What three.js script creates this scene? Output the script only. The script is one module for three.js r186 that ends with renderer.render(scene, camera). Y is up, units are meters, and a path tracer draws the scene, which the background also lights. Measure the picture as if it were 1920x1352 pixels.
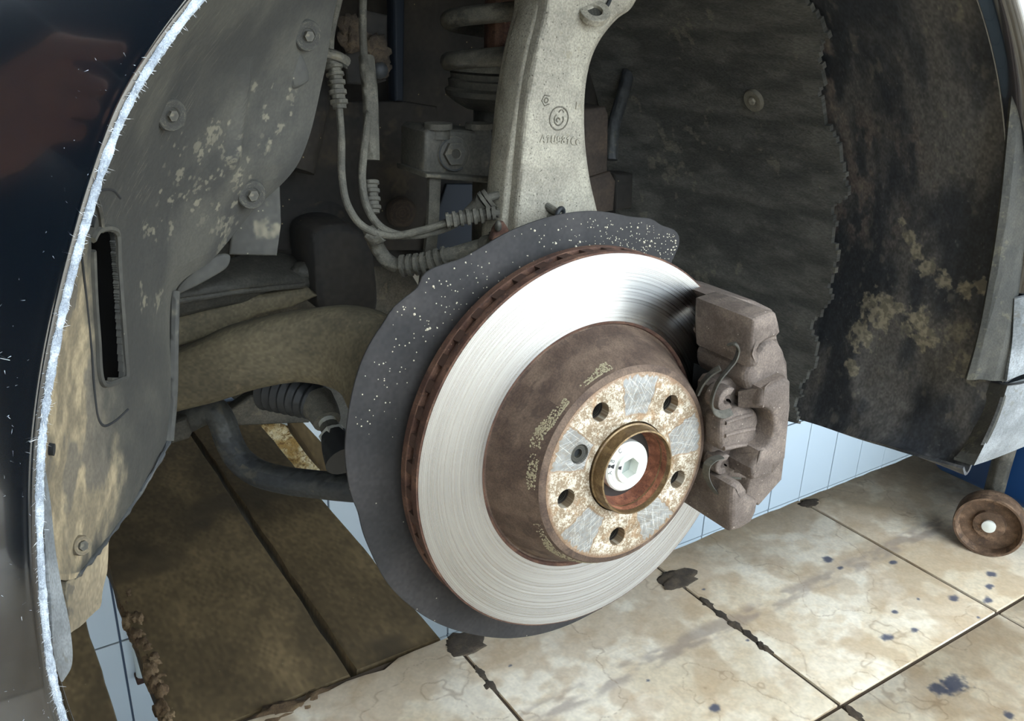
import * as THREE from 'three';
import { RoundedBoxGeometry } from 'three/addons/geometries/RoundedBoxGeometry.js';
import { TextGeometry } from 'three/addons/geometries/TextGeometry.js';
import { FontLoader } from 'three/addons/loaders/FontLoader.js';
import { MarchingCubes } from 'three/addons/objects/MarchingCubes.js';
import { mergeGeometries, mergeVertices, toCreasedNormals } from 'three/addons/utils/BufferGeometryUtils.js';
import { RectAreaLightUniformsLib } from 'three/addons/lights/RectAreaLightUniformsLib.js';

// ------------------------------------------------------------------ camera, sky, exposure
const V3 = (x, y, z) => new THREE.Vector3(x, y, z);
const scene = new THREE.Scene();
const camera = new THREE.PerspectiveCamera(2 * Math.atan(676 / 1642) * 180 / Math.PI, 1920 / 1352, 0.02, 60);
const EYE = V3(0, 0.74, 0), F = 1642;
const RIGHT = V3(0.83781, 0.02955, 0.54516), DOWN = V3(-0.18044, -0.92744, 0.32757), FWD = V3(0.51528, -0.37281, -0.77169);
camera.position.copy(EYE);
camera.quaternion.setFromRotationMatrix(new THREE.Matrix4().makeBasis(RIGHT, DOWN.clone().negate(), FWD.clone().negate()));
scene.add(camera);
const renderer = new THREE.WebGLRenderer({ antialias: true });
renderer.toneMapping = THREE.LinearToneMapping;
renderer.toneMappingExposure = 1.0;
renderer.shadowMap.enabled = true;
RectAreaLightUniformsLib.init();
scene.background = new THREE.Color().setRGB(0.78, 0.9, 1.0);      // bright overcast sky seen through the open garage door
scene.backgroundIntensity = 9.2;

// ------------------------------------------------------------------ helpers
let seed = 7;
const rnd = () => { seed = (seed * 1664525 + 1013904223) >>> 0; return seed / 4294967296; };
const rr = (a, b) => a + (b - a) * rnd();
const ray = (u, v) => RIGHT.clone().multiplyScalar((u - 960) / F).addScaledVector(DOWN, (v - 676) / F).add(FWD);
const pz = (u, v, z) => { const d = ray(u, v); return d.multiplyScalar((z - EYE.z) / d.z).add(EYE); };   // photo direction met with a plane across the car
const px = (u, v, x) => { const d = ray(u, v); return d.multiplyScalar((x - EYE.x) / d.x).add(EYE); };
const py = (u, v, y) => { const d = ray(u, v); return d.multiplyScalar((y - EYE.y) / d.y).add(EYE); };
const lerp = (a, b, t) => a + (b - a) * t, clamp = (x, a, b) => Math.min(b, Math.max(a, x)), sm = (a, b, x) => { const t = clamp((x - a) / (b - a), 0, 1); return t * t * (3 - 2 * t); };
const hash = (x, y) => { let h = Math.imul(x, 374761393) + Math.imul(y, 668265263); h = Math.imul(h ^ (h >>> 13), 1274126177); return ((h ^ (h >>> 16)) >>> 0) / 4294967296; };
function noise(x, y, per = 0) {        // value noise, repeats after per cells
  const xi = Math.floor(x), yi = Math.floor(y), fx = x - xi, fy = y - yi, w = (k) => per ? ((k % per) + per) % per : k;
  const sx = fx * fx * (3 - 2 * fx), sy = fy * fy * (3 - 2 * fy);
  const a = hash(w(xi), w(yi)), b = hash(w(xi + 1), w(yi)), c = hash(w(xi), w(yi + 1)), d = hash(w(xi + 1), w(yi + 1));
  return lerp(lerp(a, b, sx), lerp(c, d, sx), sy);
}
const fbm = (x, y, per, oct = 5) => { let s = 0, a = 0.5, n = 0; for (let i = 0; i < oct; i++) { s += a * noise(x + i * 17, y + i * 31, per); n += a; a *= 0.55; x *= 2; y *= 2; per *= 2; } return s / n; };
const used = {};
const numbered = (n) => { const k = used[n] = (used[n] ?? -1) + 1; return k ? `${n}_${String(k).padStart(3, '0')}` : n; };
const shade = (m) => { m.castShadow = m.receiveShadow = true; return m; };
function thing(name, label, category, base, group) {
  const g = new THREE.Group(); g.name = numbered(name); g.position.copy(base); scene.add(g);
  g.userData = { label, category }; if (group) g.userData.group = group;
  return g;
}
function struct(name, base = V3(0, 0, 0)) { const g = new THREE.Group(); g.name = name; g.position.copy(base); g.userData = { kind: 'structure' }; scene.add(g); return g; }
function part(parent, name, geo, mat, label) {     // geo in world axes; becomes a child placed relative to its thing
  let o = parent; const off = V3(0, 0, 0);
  while (o && o !== scene) { off.add(o.position); o = o.parent; }
  const g = geo.clone().translate(-off.x, -off.y, -off.z);
  const m = shade(new THREE.Mesh(g, mat)); m.name = name; if (label) m.userData.label = label; parent.add(m); return m;
}
function local(parent, name, geo, mat, label) { const m = shade(new THREE.Mesh(geo, mat)); m.name = name; if (label) m.userData.label = label; parent.add(m); return m; }
function stuff(m) { m.userData.kind = 'stuff'; return m; }

function uvBox(geo, k = 1) {            // uv in metres from each face's own direction
  const g = geo.index ? geo.toNonIndexed() : geo, p = g.attributes.position, uv = new Float32Array(p.count * 2), a = V3(), b = V3(), c = V3();
  for (let i = 0; i < p.count; i += 3) {
    a.fromBufferAttribute(p, i); b.fromBufferAttribute(p, i + 1); c.fromBufferAttribute(p, i + 2);
    const n = b.clone().sub(a).cross(c.clone().sub(a)), ax = Math.abs(n.x), ay = Math.abs(n.y), az = Math.abs(n.z);
    [a, b, c].forEach((q, j) => { const [s, t] = ax >= ay && ax >= az ? [q.z, q.y] : ay >= az ? [q.x, q.z] : [q.x, q.y]; uv[(i + j) * 2] = s * k; uv[(i + j) * 2 + 1] = t * k; });
  }
  g.setAttribute('uv', new THREE.BufferAttribute(uv, 2)); return g;
}
const merge = (list) => mergeGeometries(list.map((g) => { const h = g.index ? g.toNonIndexed() : g.clone(); for (const k of Object.keys(h.attributes)) if (!['position', 'normal', 'uv'].includes(k)) h.deleteAttribute(k); return h; }), false);
function frameAt(n, up = V3(0, 1, 0)) { const z = n.clone().normalize(); const x = up.clone().cross(z); if (x.length() < 1e-3) x.set(1, 0, 0); x.normalize(); return new THREE.Matrix4().makeBasis(x, z.clone().cross(x), z); }
const at = (geo, pos, n, up) => { const m = frameAt(n, up); m.setPosition(pos); return geo.applyMatrix4(m); };
function spline(pts, n) { return new THREE.CatmullRomCurve3(pts, false, 'centripetal').getPoints(n); }
function tube(pts, r, { seg = 60, sides = 12, flat = 1, smooth = true } = {}) {     // r: number or function of 0..1
  const P = smooth ? spline(pts, seg) : pts, n = P.length, T = P.map((_, i) => P[Math.min(n - 1, i + 1)].clone().sub(P[Math.max(0, i - 1)]).normalize());
  let N = Math.abs(T[0].y) < 0.9 ? V3(0, 1, 0) : V3(1, 0, 0); const pos = [], idx = [];
  for (let i = 0; i < n; i++) {
    N = N.clone().addScaledVector(T[i], -N.dot(T[i])).normalize(); const B = T[i].clone().cross(N), rad = typeof r === 'function' ? r(i / (n - 1)) : r;
    for (let k = 0; k < sides; k++) { const a = k / sides * 2 * Math.PI, q = P[i].clone().addScaledVector(N, Math.cos(a) * rad).addScaledVector(B, Math.sin(a) * rad * flat); pos.push(q.x, q.y, q.z); }
  }
  for (let i = 0; i < n - 1; i++) for (let k = 0; k < sides; k++) { const a = i * sides + k, b = i * sides + (k + 1) % sides, c = a + sides, d = b + sides; idx.push(a, b, c, b, d, c); }
  for (const [e, f] of [[0, 1], [n - 1, 0]]) { pos.push(P[e].x, P[e].y, P[e].z); const c = pos.length / 3 - 1; for (let k = 0; k < sides; k++) { const a = e * sides + k, b = e * sides + (k + 1) % sides; f ? idx.push(c, b, a) : idx.push(c, a, b); } }
  const g = new THREE.BufferGeometry(); g.setAttribute('position', new THREE.Float32BufferAttribute(pos, 3)); g.setIndex(idx);
  return uvBox(toCreasedNormals(g, 1.0));
}
function beam(stations, seg = 40, sides = 24, sq = 0.6) {   // stations {top, bot, w}: a bar of rounded section, w its thickness across
  const top = spline(stations.map((s) => s.top), seg), bot = spline(stations.map((s) => s.bot), seg), pos = [], idx = [];
  const wv = (t) => { const x = t * (stations.length - 1), i = Math.min(stations.length - 2, Math.floor(x)); return lerp(stations[i].w, stations[i + 1].w, x - i); };
  const mid = top.map((p, i) => p.clone().add(bot[i]).multiplyScalar(0.5)), n = mid.length;
  for (let i = 0; i < n; i++) {
    const t = mid[Math.min(n - 1, i + 1)].clone().sub(mid[Math.max(0, i - 1)]).normalize(), h = top[i].clone().sub(bot[i]).multiplyScalar(0.5), side = t.cross(h).normalize().multiplyScalar(wv(i / (n - 1)) / 2);
    for (let k = 0; k < sides; k++) { const a = k / sides * 2 * Math.PI, c = Math.cos(a), s = Math.sin(a), q = mid[i].clone().addScaledVector(h, Math.sign(c) * Math.abs(c) ** sq).addScaledVector(side, Math.sign(s) * Math.abs(s) ** sq); pos.push(q.x, q.y, q.z); }
  }
  for (let i = 0; i < n - 1; i++) for (let k = 0; k < sides; k++) { const a = i * sides + k, b = i * sides + (k + 1) % sides, c = a + sides, d = b + sides; idx.push(a, c, b, b, c, d); }
  for (const [e, f] of [[0, 0], [n - 1, 1]]) { pos.push(mid[e].x, mid[e].y, mid[e].z); const c = pos.length / 3 - 1; for (let k = 0; k < sides; k++) { const a = e * sides + k, b = e * sides + (k + 1) % sides; f ? idx.push(c, b, a) : idx.push(c, a, b); } }
  const g = new THREE.BufferGeometry(); g.setAttribute('position', new THREE.Float32BufferAttribute(pos, 3)); g.setIndex(idx);
  return uvBox(toCreasedNormals(g, 0.9));
}
function slab(outline, z, depth, bevel = 0.003, holes = [], seg = 3) {    // outline met with the plane z, extruded away from the viewer's side
  const xy = (l) => l.map(([u, v]) => { const p = pz(u, v, z); return new THREE.Vector2(p.x, p.y); });
  return slabXY(xy(outline), z, depth, bevel, holes.map(xy), seg);
}
function slabXY(pts, z, depth, bevel = 0.003, holes = [], seg = 3) {
  const s = new THREE.Shape(pts); for (const h of holes) s.holes.push(new THREE.Path(h));
  const g = new THREE.ExtrudeGeometry(s, { depth: Math.max(1e-4, depth - 2 * bevel), bevelEnabled: bevel > 0, bevelThickness: bevel, bevelSize: bevel, bevelOffset: -bevel, bevelSegments: seg, curveSegments: 24 });
  g.translate(0, 0, z - depth + bevel); return uvBox(toCreasedNormals(g, 0.7));
}
const curveUV = (pts, n = 60, closed = true) => new THREE.CatmullRomCurve3(pts.map(([u, v]) => V3(u, v, 0)), closed, 'centripetal').getPoints(n).slice(0, closed ? n : n + 1).map((p) => [p.x, p.y]);
function patch(ctrl, nu = 60, nv = 60, thick = 0.003, { hole, bump, away = null, crease = 0.8 } = {}) {   // smooth sheet through a net of points, with thickness
  const rows = ctrl.map((r) => spline(r, nu)), cols = []; for (let i = 0; i <= nu; i++) cols.push(spline(rows.map((r) => r[i]), nv));
  const W = nu + 1, top = [], uv = [], id = (i, j) => j * W + i;
  for (let j = 0; j <= nv; j++) for (let i = 0; i <= nu; i++) top.push(cols[i][j]);
  const mi = Math.floor(nu / 2), mj = Math.floor(nv / 2); let sv = [0]; for (let j = 1; j <= nv; j++) sv.push(sv[j - 1] + cols[mi][j].distanceTo(cols[mi][j - 1]));
  for (let j = 0; j <= nv; j++) { let s = 0; const row = []; for (let i = 0; i <= nu; i++) { if (i) s += cols[i][j].distanceTo(cols[i - 1][j]); row.push(s); } for (let i = 0; i <= nu; i++) uv.push(row[i], sv[j]); }
  const g0 = new THREE.BufferGeometry(), idx = []; const solid = (i, j) => !hole || !hole(i / nu, j / nv, cols[i][j].clone().add(cols[i + 1][j + 1]).multiplyScalar(0.5));
  for (let j = 0; j < nv; j++) for (let i = 0; i < nu; i++) idx.push(id(i, j), id(i, j + 1), id(i + 1, j), id(i + 1, j), id(i, j + 1), id(i + 1, j + 1));
  g0.setAttribute('position', new THREE.Float32BufferAttribute(top.flatMap((p) => [p.x, p.y, p.z]), 3)); g0.setIndex(idx); g0.computeVertexNormals();
  const N = top.map((_, k) => V3().fromBufferAttribute(g0.attributes.normal, k));
  const toward = away ?? EYE; if (N[id(mi, mj)].dot(toward.clone().sub(top[id(mi, mj)])) < 0) N.forEach((n) => n.negate());
  if (bump) top.forEach((p, k) => p.addScaledVector(N[k], bump(uv[2 * k], uv[2 * k + 1], p, (k % W) / nu, Math.floor(k / W) / nv)));
  const pos = [...top, ...top.map((p, k) => p.clone().addScaledVector(N[k], -thick))], M = top.length, tri = [];
  const quad = (a, b, c, d) => tri.push(a, b, c, c, b, d);
  const flip = (() => { const a = top[id(mi, mj)], b = top[id(mi, mj + 1)], c = top[id(mi + 1, mj)]; return b.clone().sub(a).cross(c.clone().sub(a)).dot(N[id(mi, mj)]) < 0; })();
  for (let j = 0; j < nv; j++) for (let i = 0; i < nu; i++) if (solid(i, j)) {
    const a = id(i, j), b = id(i, j + 1), c = id(i + 1, j), d = id(i + 1, j + 1);
    if (flip) { quad(a, c, b, d); quad(a + M, b + M, c + M, d + M); } else { quad(a, b, c, d); quad(a + M, c + M, b + M, d + M); }
    const S = (x, y) => x >= 0 && y >= 0 && x < nu && y < nv && solid(x, y), side = (p, q) => quad(p, q, p + M, q + M);
    if (!S(i - 1, j)) side(a, b); if (!S(i + 1, j)) side(d, c); if (!S(i, j - 1)) side(c, a); if (!S(i, j + 1)) side(b, d);
  }
  const g = new THREE.BufferGeometry(); g.setAttribute('position', new THREE.Float32BufferAttribute(pos.flatMap((p) => [p.x, p.y, p.z]), 3)); g.setAttribute('uv', new THREE.Float32BufferAttribute([...uv, ...uv], 2)); g.setIndex(tri);
  if (crease > 3) { g.computeVertexNormals(); return g; }
  return toCreasedNormals(g, crease);
}
const caster = new THREE.Raycaster();
function hit(mesh, u, v) { mesh.updateWorldMatrix(true, false); caster.set(EYE, ray(u, v).normalize()); const both = mesh.material.side; mesh.material.side = THREE.DoubleSide; const h = caster.intersectObject(mesh, false)[0]; mesh.material.side = both; if (!h) { console.log('no hit', mesh.name, u, v); return null; }
  const n = h.face.normal.clone(); if (n.dot(ray(u, v)) > 0) n.negate(); return { p: h.point.clone(), n }; }
function lump(c, r, amp = 0.3, sc = V3(1, 1, 1), freq = 2.2, detail = 3, s0 = 0) {
  const g = mergeVertices(new THREE.IcosahedronGeometry(1, detail).deleteAttribute('uv').deleteAttribute('normal')), p = g.attributes.position, q = V3();
  for (let i = 0; i < p.count; i++) { q.fromBufferAttribute(p, i); const k = r * (1 + amp * 2 * (fbm(q.x * freq + 9 + s0, q.y * freq + q.z * freq * 1.7 + 5 + s0, 0, 3) - 0.5)); p.setXYZ(i, q.x * k * sc.x + c.x, q.y * k * sc.y + c.y, q.z * k * sc.z + c.z); }
  g.computeVertexNormals(); return uvBox(g);
}
const cyl = (r0, r1, h, seg = 32) => new THREE.CylinderGeometry(r1, r0, h, seg).rotateX(Math.PI / 2);      // along z, r1 at the +z end
function ring(ri, ro, h, bevel = 0.001, seg = 48) { const s = new THREE.Shape(); s.absarc(0, 0, ro, 0, 2 * Math.PI); const p = new THREE.Path(); p.absarc(0, 0, ri, 0, 2 * Math.PI, true); s.holes.push(p); const g = new THREE.ExtrudeGeometry(s, { depth: h - 2 * bevel, bevelThickness: bevel, bevelSize: bevel, bevelOffset: -bevel, bevelSegments: 2, curveSegments: seg }); return toCreasedNormals(g.translate(0, 0, bevel), 0.6); }
const hexNut = (r, h, hole = 0) => { const s = new THREE.Shape(); for (let k = 0; k < 6; k++) { const a = k * Math.PI / 3; k ? s.lineTo(r * Math.cos(a), r * Math.sin(a)) : s.moveTo(r, 0); } if (hole) { const p = new THREE.Path(); p.absarc(0, 0, hole, 0, 2 * Math.PI, true); s.holes.push(p); } return new THREE.ExtrudeGeometry(s, { depth: h * 0.8, bevelThickness: h * 0.1, bevelSize: h * 0.1, bevelOffset: -h * 0.1, bevelSegments: 2, curveSegments: 24 }).translate(0, 0, h * 0.1); };
function lathe(profile, seg = 128) { return new THREE.LatheGeometry(profile.map(([r, z]) => new THREE.Vector2(r, z)), seg).rotateX(Math.PI / 2); }   // profile (radius, along z)

// ------------------------------------------------------------------ procedural materials
function texture(w, h, fn, srgb = true, metres = 0) {
  const d = new Uint8Array(w * h * 4);
  for (let y = 0; y < h; y++) for (let x = 0; x < w; x++) { const c = fn(x / w, y / h, x, y), k = (y * w + x) * 4; d[k] = clamp(c[0], 0, 255); d[k + 1] = clamp(c[1] ?? c[0], 0, 255); d[k + 2] = clamp(c[2] ?? c[0], 0, 255); d[k + 3] = 255; }
  const t = new THREE.DataTexture(d, w, h); t.magFilter = t.minFilter = THREE.LinearFilter; t.wrapS = t.wrapT = THREE.RepeatWrapping; if (srgb) t.colorSpace = THREE.SRGBColorSpace; if (metres) t.repeat.set(1 / metres, 1 / metres); t.needsUpdate = true; return t;
}
const mixc = (a, b, t) => [lerp(a[0], b[0], t), lerp(a[1], b[1], t), lerp(a[2], b[2], t)];
function grime({ name, base, tone, mud, mudAmount = 0.2, speck, speckAmount = 0, size = 0.25, px: n = 384, cells = 8, stretch = [1, 1], rough = 0.85, metal = 0, bump = 0.0006, off = 0, contrast = 1, ms = 4 }) {
  const sp = []; { const keep = seed; seed = 99 + off; const cnt = Math.round(speckAmount); for (let i = 0; i < cnt; i++) sp.push([rnd(), rnd(), rr(0.5, 2.0) ** 1.3]); seed = keep; }
  const H = new Float32Array(n * n), C = new Float32Array(n * n * 3);
  for (let y = 0; y < n; y++) for (let x = 0; x < n; x++) {
    const u = x / n * cells, v = y / n * cells, a = clamp((fbm(u * stretch[0] + off, v * stretch[1] + off, cells, 4) - 0.5) * 2.2 * contrast + 0.5, 0, 1), f = noise(u * 16 * stretch[0], v * 16 * stretch[1], cells * 16), m0 = 0.55 * fbm(u * ms + 40 + off, v * ms + 11, cells * ms, 4) + 0.45 * fbm(u * 0.7 + 3 + off, v * 0.7, 0, 2);
    let c = mixc(base, tone, a); const g = 0.88 + 0.24 * f; c = [c[0] * g, c[1] * g, c[2] * g]; let h = 0.35 + 0.25 * a + 0.25 * f;
    if (mud) { const m = sm(0.62 - mudAmount * 0.35, 0.68 - mudAmount * 0.35 + 0.03, m0) * (0.35 + 0.35 * f); c = mixc(c, mud, m); h += 0.2 * m; }
    const k = y * n + x; C.set(c, k * 3); H[k] = h;
  }
  for (const [sx, sy, sr] of sp) { const r = sr * n / 512 * (0.0011 / size) * 120, cx = sx * n, cy = sy * n, R = Math.ceil(r); for (let dy = -R; dy <= R; dy++) for (let dx = -R; dx <= R; dx++) if (dx * dx + dy * dy <= r * r) { const k = ((Math.round(cy + dy) + n) % n) * n + (Math.round(cx + dx) + n) % n; C.set(speck, k * 3); H[k] = 0.95; } }
  const map = texture(n, n, (u, v, x, y) => { const k = (y * n + x) * 3; return [C[k], C[k + 1], C[k + 2]]; }, true, size), bm = bump ? texture(n, n, (u, v, x, y) => [H[y * n + x] * 255], false, size) : null;
  const m = new THREE.MeshStandardMaterial({ map, bumpMap: bm, bumpScale: bump, roughness: rough, metalness: metal }); m.name = name; return m;
}
const plain = (name, rgb, rough = 0.6, metal = 0, more = {}) => { const m = new THREE.MeshPhysicalMaterial({ color: new THREE.Color(`rgb(${rgb.join(',')})`), roughness: rough, metalness: metal, ...more }); m.name = name; return m; };
const M = {
  liner: grime({ name: 'dusty_plastic', base: [46, 45, 41], tone: [64, 62, 55], mud: [120, 112, 92], mudAmount: 0.10, speck: [132, 126, 106], speckAmount: 150, size: 0.3, cells: 6, rough: 0.8, bump: 0.0005 }),
  linerTan: grime({ name: 'mud_plastic', base: [112, 102, 84], tone: [142, 128, 104], mud: [60, 58, 54], mudAmount: 0.05, size: 0.2, cells: 6, rough: 0.85, bump: 0.0005, off: 3 }),
  felt: grime({ name: 'felt_liner', base: [64, 64, 61], tone: [92, 91, 86], mud: [122, 117, 102], mudAmount: -0.02, speck: [130, 124, 106], speckAmount: 60, size: 0.3, cells: 8, stretch: [1, 3], rough: 1, bump: 0.0022, off: 5 }),
  rearPlastic: grime({ name: 'rear_liner', base: [36, 36, 38], tone: [66, 63, 58], mud: [138, 124, 94], mudAmount: 0.1, speck: [160, 150, 124], speckAmount: 160, size: 0.42, cells: 5, stretch: [1, 1], rough: 0.75, bump: 0.0012, off: 8 }),
  panel: grime({ name: 'inner_panel', base: [30, 28, 26], tone: [50, 44, 37], mud: [70, 60, 46], mudAmount: 0.0, speck: [190, 170, 120], speckAmount: 40, size: 0.4, cells: 6, rough: 0.85, bump: 0.0006, off: 12 }),
  brownPlate: grime({ name: 'brown_plate', base: [50, 42, 36], tone: [70, 58, 48], size: 0.2, cells: 6, rough: 0.85, bump: 0.0004, off: 75, px: 256 }),
  shadedBoreSteel: plain('shaded_bore_steel', [46, 40, 36], 0.55, 0.3),  // steel darkened to put the shade of deep bolt holes into its colour
  bluePanel: plain('dark_blue_paint', [14, 24, 36], 0.7),
  alloy: grime({ name: 'cast_alloy', base: [128, 122, 109], tone: [146, 140, 125], mud: [120, 112, 92], mudAmount: -0.05, speck: [96, 90, 80], speckAmount: 200, size: 0.12, cells: 8, rough: 0.72, metal: 0.15, bump: 0.0009, off: 15 }),
  arm: grime({ name: 'dusty_arm', base: [80, 73, 57], tone: [100, 91, 71], mud: [122, 106, 84], mudAmount: 0, speck: [140, 128, 100], speckAmount: 40, size: 0.2, cells: 6, rough: 0.8, metal: 0.1, bump: 0.0006, off: 18 }),
  steel: grime({ name: 'dirty_steel', base: [62, 60, 54], tone: [88, 84, 75], mud: [112, 104, 86], mudAmount: 0.02, size: 0.15, cells: 6, rough: 0.7, metal: 0.2, bump: 0.0005, off: 21 }),
  rust: grime({ name: 'rust', base: [72, 48, 38], tone: [104, 76, 60], mud: [52, 38, 32], mudAmount: 0.1, speck: [126, 98, 80], speckAmount: 60, size: 0.08, cells: 8, rough: 0.9, metal: 0.1, bump: 0.0004, off: 24 }),
  hat: grime({ name: 'rusty_hat', base: [78, 62, 52], tone: [106, 88, 74], mud: [66, 52, 44], mudAmount: 0.02, size: 0.1, cells: 8, rough: 0.8, metal: 0.2, bump: 0.0003, off: 27 }),
  caliper: grime({ name: 'caliper_iron', base: [90, 79, 72], tone: [117, 104, 95], mud: [76, 67, 61], mudAmount: 0, speck: [170, 158, 146], speckAmount: 70, size: 0.12, cells: 8, rough: 0.8, metal: 0.15, bump: 0.0006, off: 30 }),
  shield: grime({ name: 'splash_shield', base: [38, 36, 36], tone: [52, 49, 48], speck: [210, 200, 176], speckAmount: 60, size: 0.3, cells: 8, rough: 0.85, bump: 0.0005, off: 33 }),
  rubber: grime({ name: 'dusty_rubber', base: [70, 67, 59], tone: [92, 88, 77], mud: [58, 56, 52], mudAmount: 0, size: 0.06, cells: 6, rough: 0.85, bump: 0.0003, off: 36 }),
  darkRubber: plain('black_rubber', [28, 30, 32], 0.6),
  blackPlasticHoleShade: plain('black_plastic_hole_shade', [18, 19, 21], 0.8),  // black plastic, also the painted-in shade of holes and slots
  bright: plain('bright_zinc', [206, 206, 200], 0.35, 0.6),
  zinc: plain('zinc_flake', [218, 220, 212], 0.45, 0.1),
  bar: grime({ name: 'stabiliser_paint', base: [44, 46, 48], tone: [66, 66, 62], mud: [88, 82, 66], mudAmount: 0.05, size: 0.2, cells: 6, rough: 0.6, bump: 0.0003, off: 39 }),
  plank: grime({ name: 'oily_plank', base: [86, 72, 50], tone: [122, 103, 73], mud: [54, 46, 35], mudAmount: 0.08, ms: 1, speck: [150, 136, 108], speckAmount: 30, size: 0.5, cells: 4, stretch: [2, 1], rough: 0.75, bump: 0.0012, off: 42, px: 512 }),
  crust: grime({ name: 'mortar_crust', base: [92, 72, 50], tone: [132, 110, 82], mud: [70, 52, 36], mudAmount: 0.1, size: 0.1, cells: 6, rough: 0.95, bump: 0.001, off: 45 }),
  concrete: grime({ name: 'broken_concrete', base: [150, 116, 62], tone: [206, 188, 150], mud: [96, 66, 32], mudAmount: 0.25, size: 0.12, cells: 8, rough: 0.95, bump: 0.002, off: 48 }),
  dirt: grime({ name: 'dirt', base: [54, 46, 37], tone: [80, 68, 54], mud: [50, 40, 32], mudAmount: 0.15, size: 0.06, cells: 6, rough: 1, bump: 0.0012, off: 51 }),
  grout: plain('grout', [74, 62, 50], 0.95),
  pitTile: plain('white_glazed_tile', [226, 228, 226], 0.16, 0, { clearcoat: 0.3 }),
  pitGrout: plain('pit_grout', [96, 104, 116], 0.9),
  wall: plain('white_wall_paint', [212, 208, 198], 0.85),
  slab: plain('concrete_ground', [176, 172, 164], 0.9),
  paint: plain('dark_blue_car_paint', [5, 10, 16], 0.1, 0.0, { ior: 1.9, clearcoat: 1, clearcoatRoughness: 0.03 }),
  dusty: grime({ name: 'pale_dust', base: [130, 138, 148], tone: [176, 184, 192], mud: [96, 104, 112], mudAmount: 0, size: 0.04, cells: 6, rough: 1, bump: 0.0006, off: 54 }),
  greyTrim: grime({ name: 'grey_plastic_trim', base: [100, 104, 107], tone: [130, 134, 137], mud: [84, 82, 76], mudAmount: 0.02, size: 0.1, cells: 6, rough: 0.5, bump: 0.0002, off: 57 }),
  mudTrim: grime({ name: 'muddy_trim', base: [40, 40, 36], tone: [58, 56, 49], mud: [80, 75, 60], mudAmount: 0.05, size: 0.12, cells: 6, rough: 0.8, bump: 0.0004, off: 60 }),
  brass: grime({ name: 'bronzed_hub', base: [104, 84, 58], tone: [138, 116, 84], mud: [84, 64, 48], mudAmount: 0.1, size: 0.04, cells: 6, rough: 0.45, metal: 0.6, bump: 0.0001, off: 63 }),
  redRust: grime({ name: 'red_rust', base: [110, 66, 46], tone: [150, 98, 72], mud: [78, 44, 34], mudAmount: 0.15, size: 0.03, cells: 6, rough: 0.85, metal: 0.15, bump: 0.0003, off: 66 }),
  jackBlue: plain('blue_jack_paint', [18, 62, 110], 0.5),
  wheelRust: grime({ name: 'rusty_wheel', base: [86, 66, 50], tone: [128, 102, 80], mud: [66, 52, 42], mudAmount: 0.1, size: 0.06, cells: 6, rough: 0.8, metal: 0.15, bump: 0.0003, off: 69 }),
  skin: plain('skin', [206, 150, 124], 0.55),
  cloth: plain('dark_cloth', [26, 28, 34], 0.95),
};

// ------------------------------------------------------------------ the garage: floor, pit, walls
const EDGE = -0.787, FARWALL = -1.65, PITFLOOR = -1.5, T = 0.3312, TX0 = 0.4418, TZ0 = -0.446;
const spots = [[1672, 1054, .008], [1661, 1194, .011], [1676, 1146, .006], [1785, 1121, .010], [1851, 1125, .010], [1856, 1076, .010], [1852, 1099, .008], [1549, 1048, .010], [1574, 1064, .006], [1339, 1327, .009], [1789, 1282, .022], [1760, 1290, .016], [1213, 1275, .003], [1890, 1339, .008], [1715, 1180, .007], [1833, 1157, .003], [1720, 1122, .003], [1318, 1104, .003], [1400, 1200, .003], [955, 1247, .003]].map(([u, v, r]) => { const p = py(u, v, 0); return [p.x, p.z, r]; });
const FX0 = -0.3, FW = 2.2, FZ0 = -0.82, FH = 1.1;
function floorTone(x, z) {
  const w = fbm(x * 5 + 3, z * 5 + 9, 0, 4), a = fbm(x * 9 + 20 + w * 3, z * 9 + w * 3, 0, 5), vein = Math.pow(1 - Math.abs(fbm(x * 7 + w * 4, z * 9 + 50 + w * 2, 0, 5) - 0.5) * 2, 14), f = noise(x * 420, z * 420), g = noise(x * 130, z * 130);
  let c = mixc([216, 200, 174], [238, 227, 208], sm(0.3, 0.7, a)); c = mixc(c, [196, 172, 142], vein * 0.4 * sm(0.35, 0.6, w)); c = mixc(c, [206, 184, 154], 0.5 * sm(0.48, 0.75, fbm(x * 40 + 5, z * 60, 0, 4)));
  const k = 0.93 + 0.09 * f + 0.05 * g; c = [c[0] * k, c[1] * k, c[2] * k];
  const dirt = sm(0.5, 0.62, fbm(x * 16 + 7, z * 16 + 2, 0, 4) + 0.22 * sm(0.14, 0.0, z - EDGE)); c = mixc(c, [156, 124, 90], dirt * 0.28);
  const track = sm(0.02, 0.008, Math.abs(z + 0.615 + 0.012 * (noise(x * 3, 1) - 0.5))) * sm(0.35, 0.65, fbm(x * 30, z * 80, 0, 3)); c = mixc(c, [140, 126, 118], track * 0.5);
  const crack = sm(0.006, 0.0, Math.abs(fbm(x * 6 + 70, z * 6 + 33, 0, 5) - 0.5)); c = mixc(c, [112, 86, 62], crack * 0.3);
  for (const [sx, sz, r] of spots) { const d = Math.hypot(x - sx, (z - sz) * 1.5); if (d < r * 2) { const m = sm(1.15, 0.5, d / r + 1.1 * (fbm(x * 160, z * 160, 0, 3) - 0.5)); c = mixc(c, [74, 78, 96], m * 0.85); } }
  return c;
}
const floorMap = texture(1280, 640, (u, v) => floorTone(FX0 + u * FW, FZ0 + v * FH)); floorMap.repeat.set(1 / FW, 1 / FH); floorMap.offset.set(-FX0 / FW, -FZ0 / FH);
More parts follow.
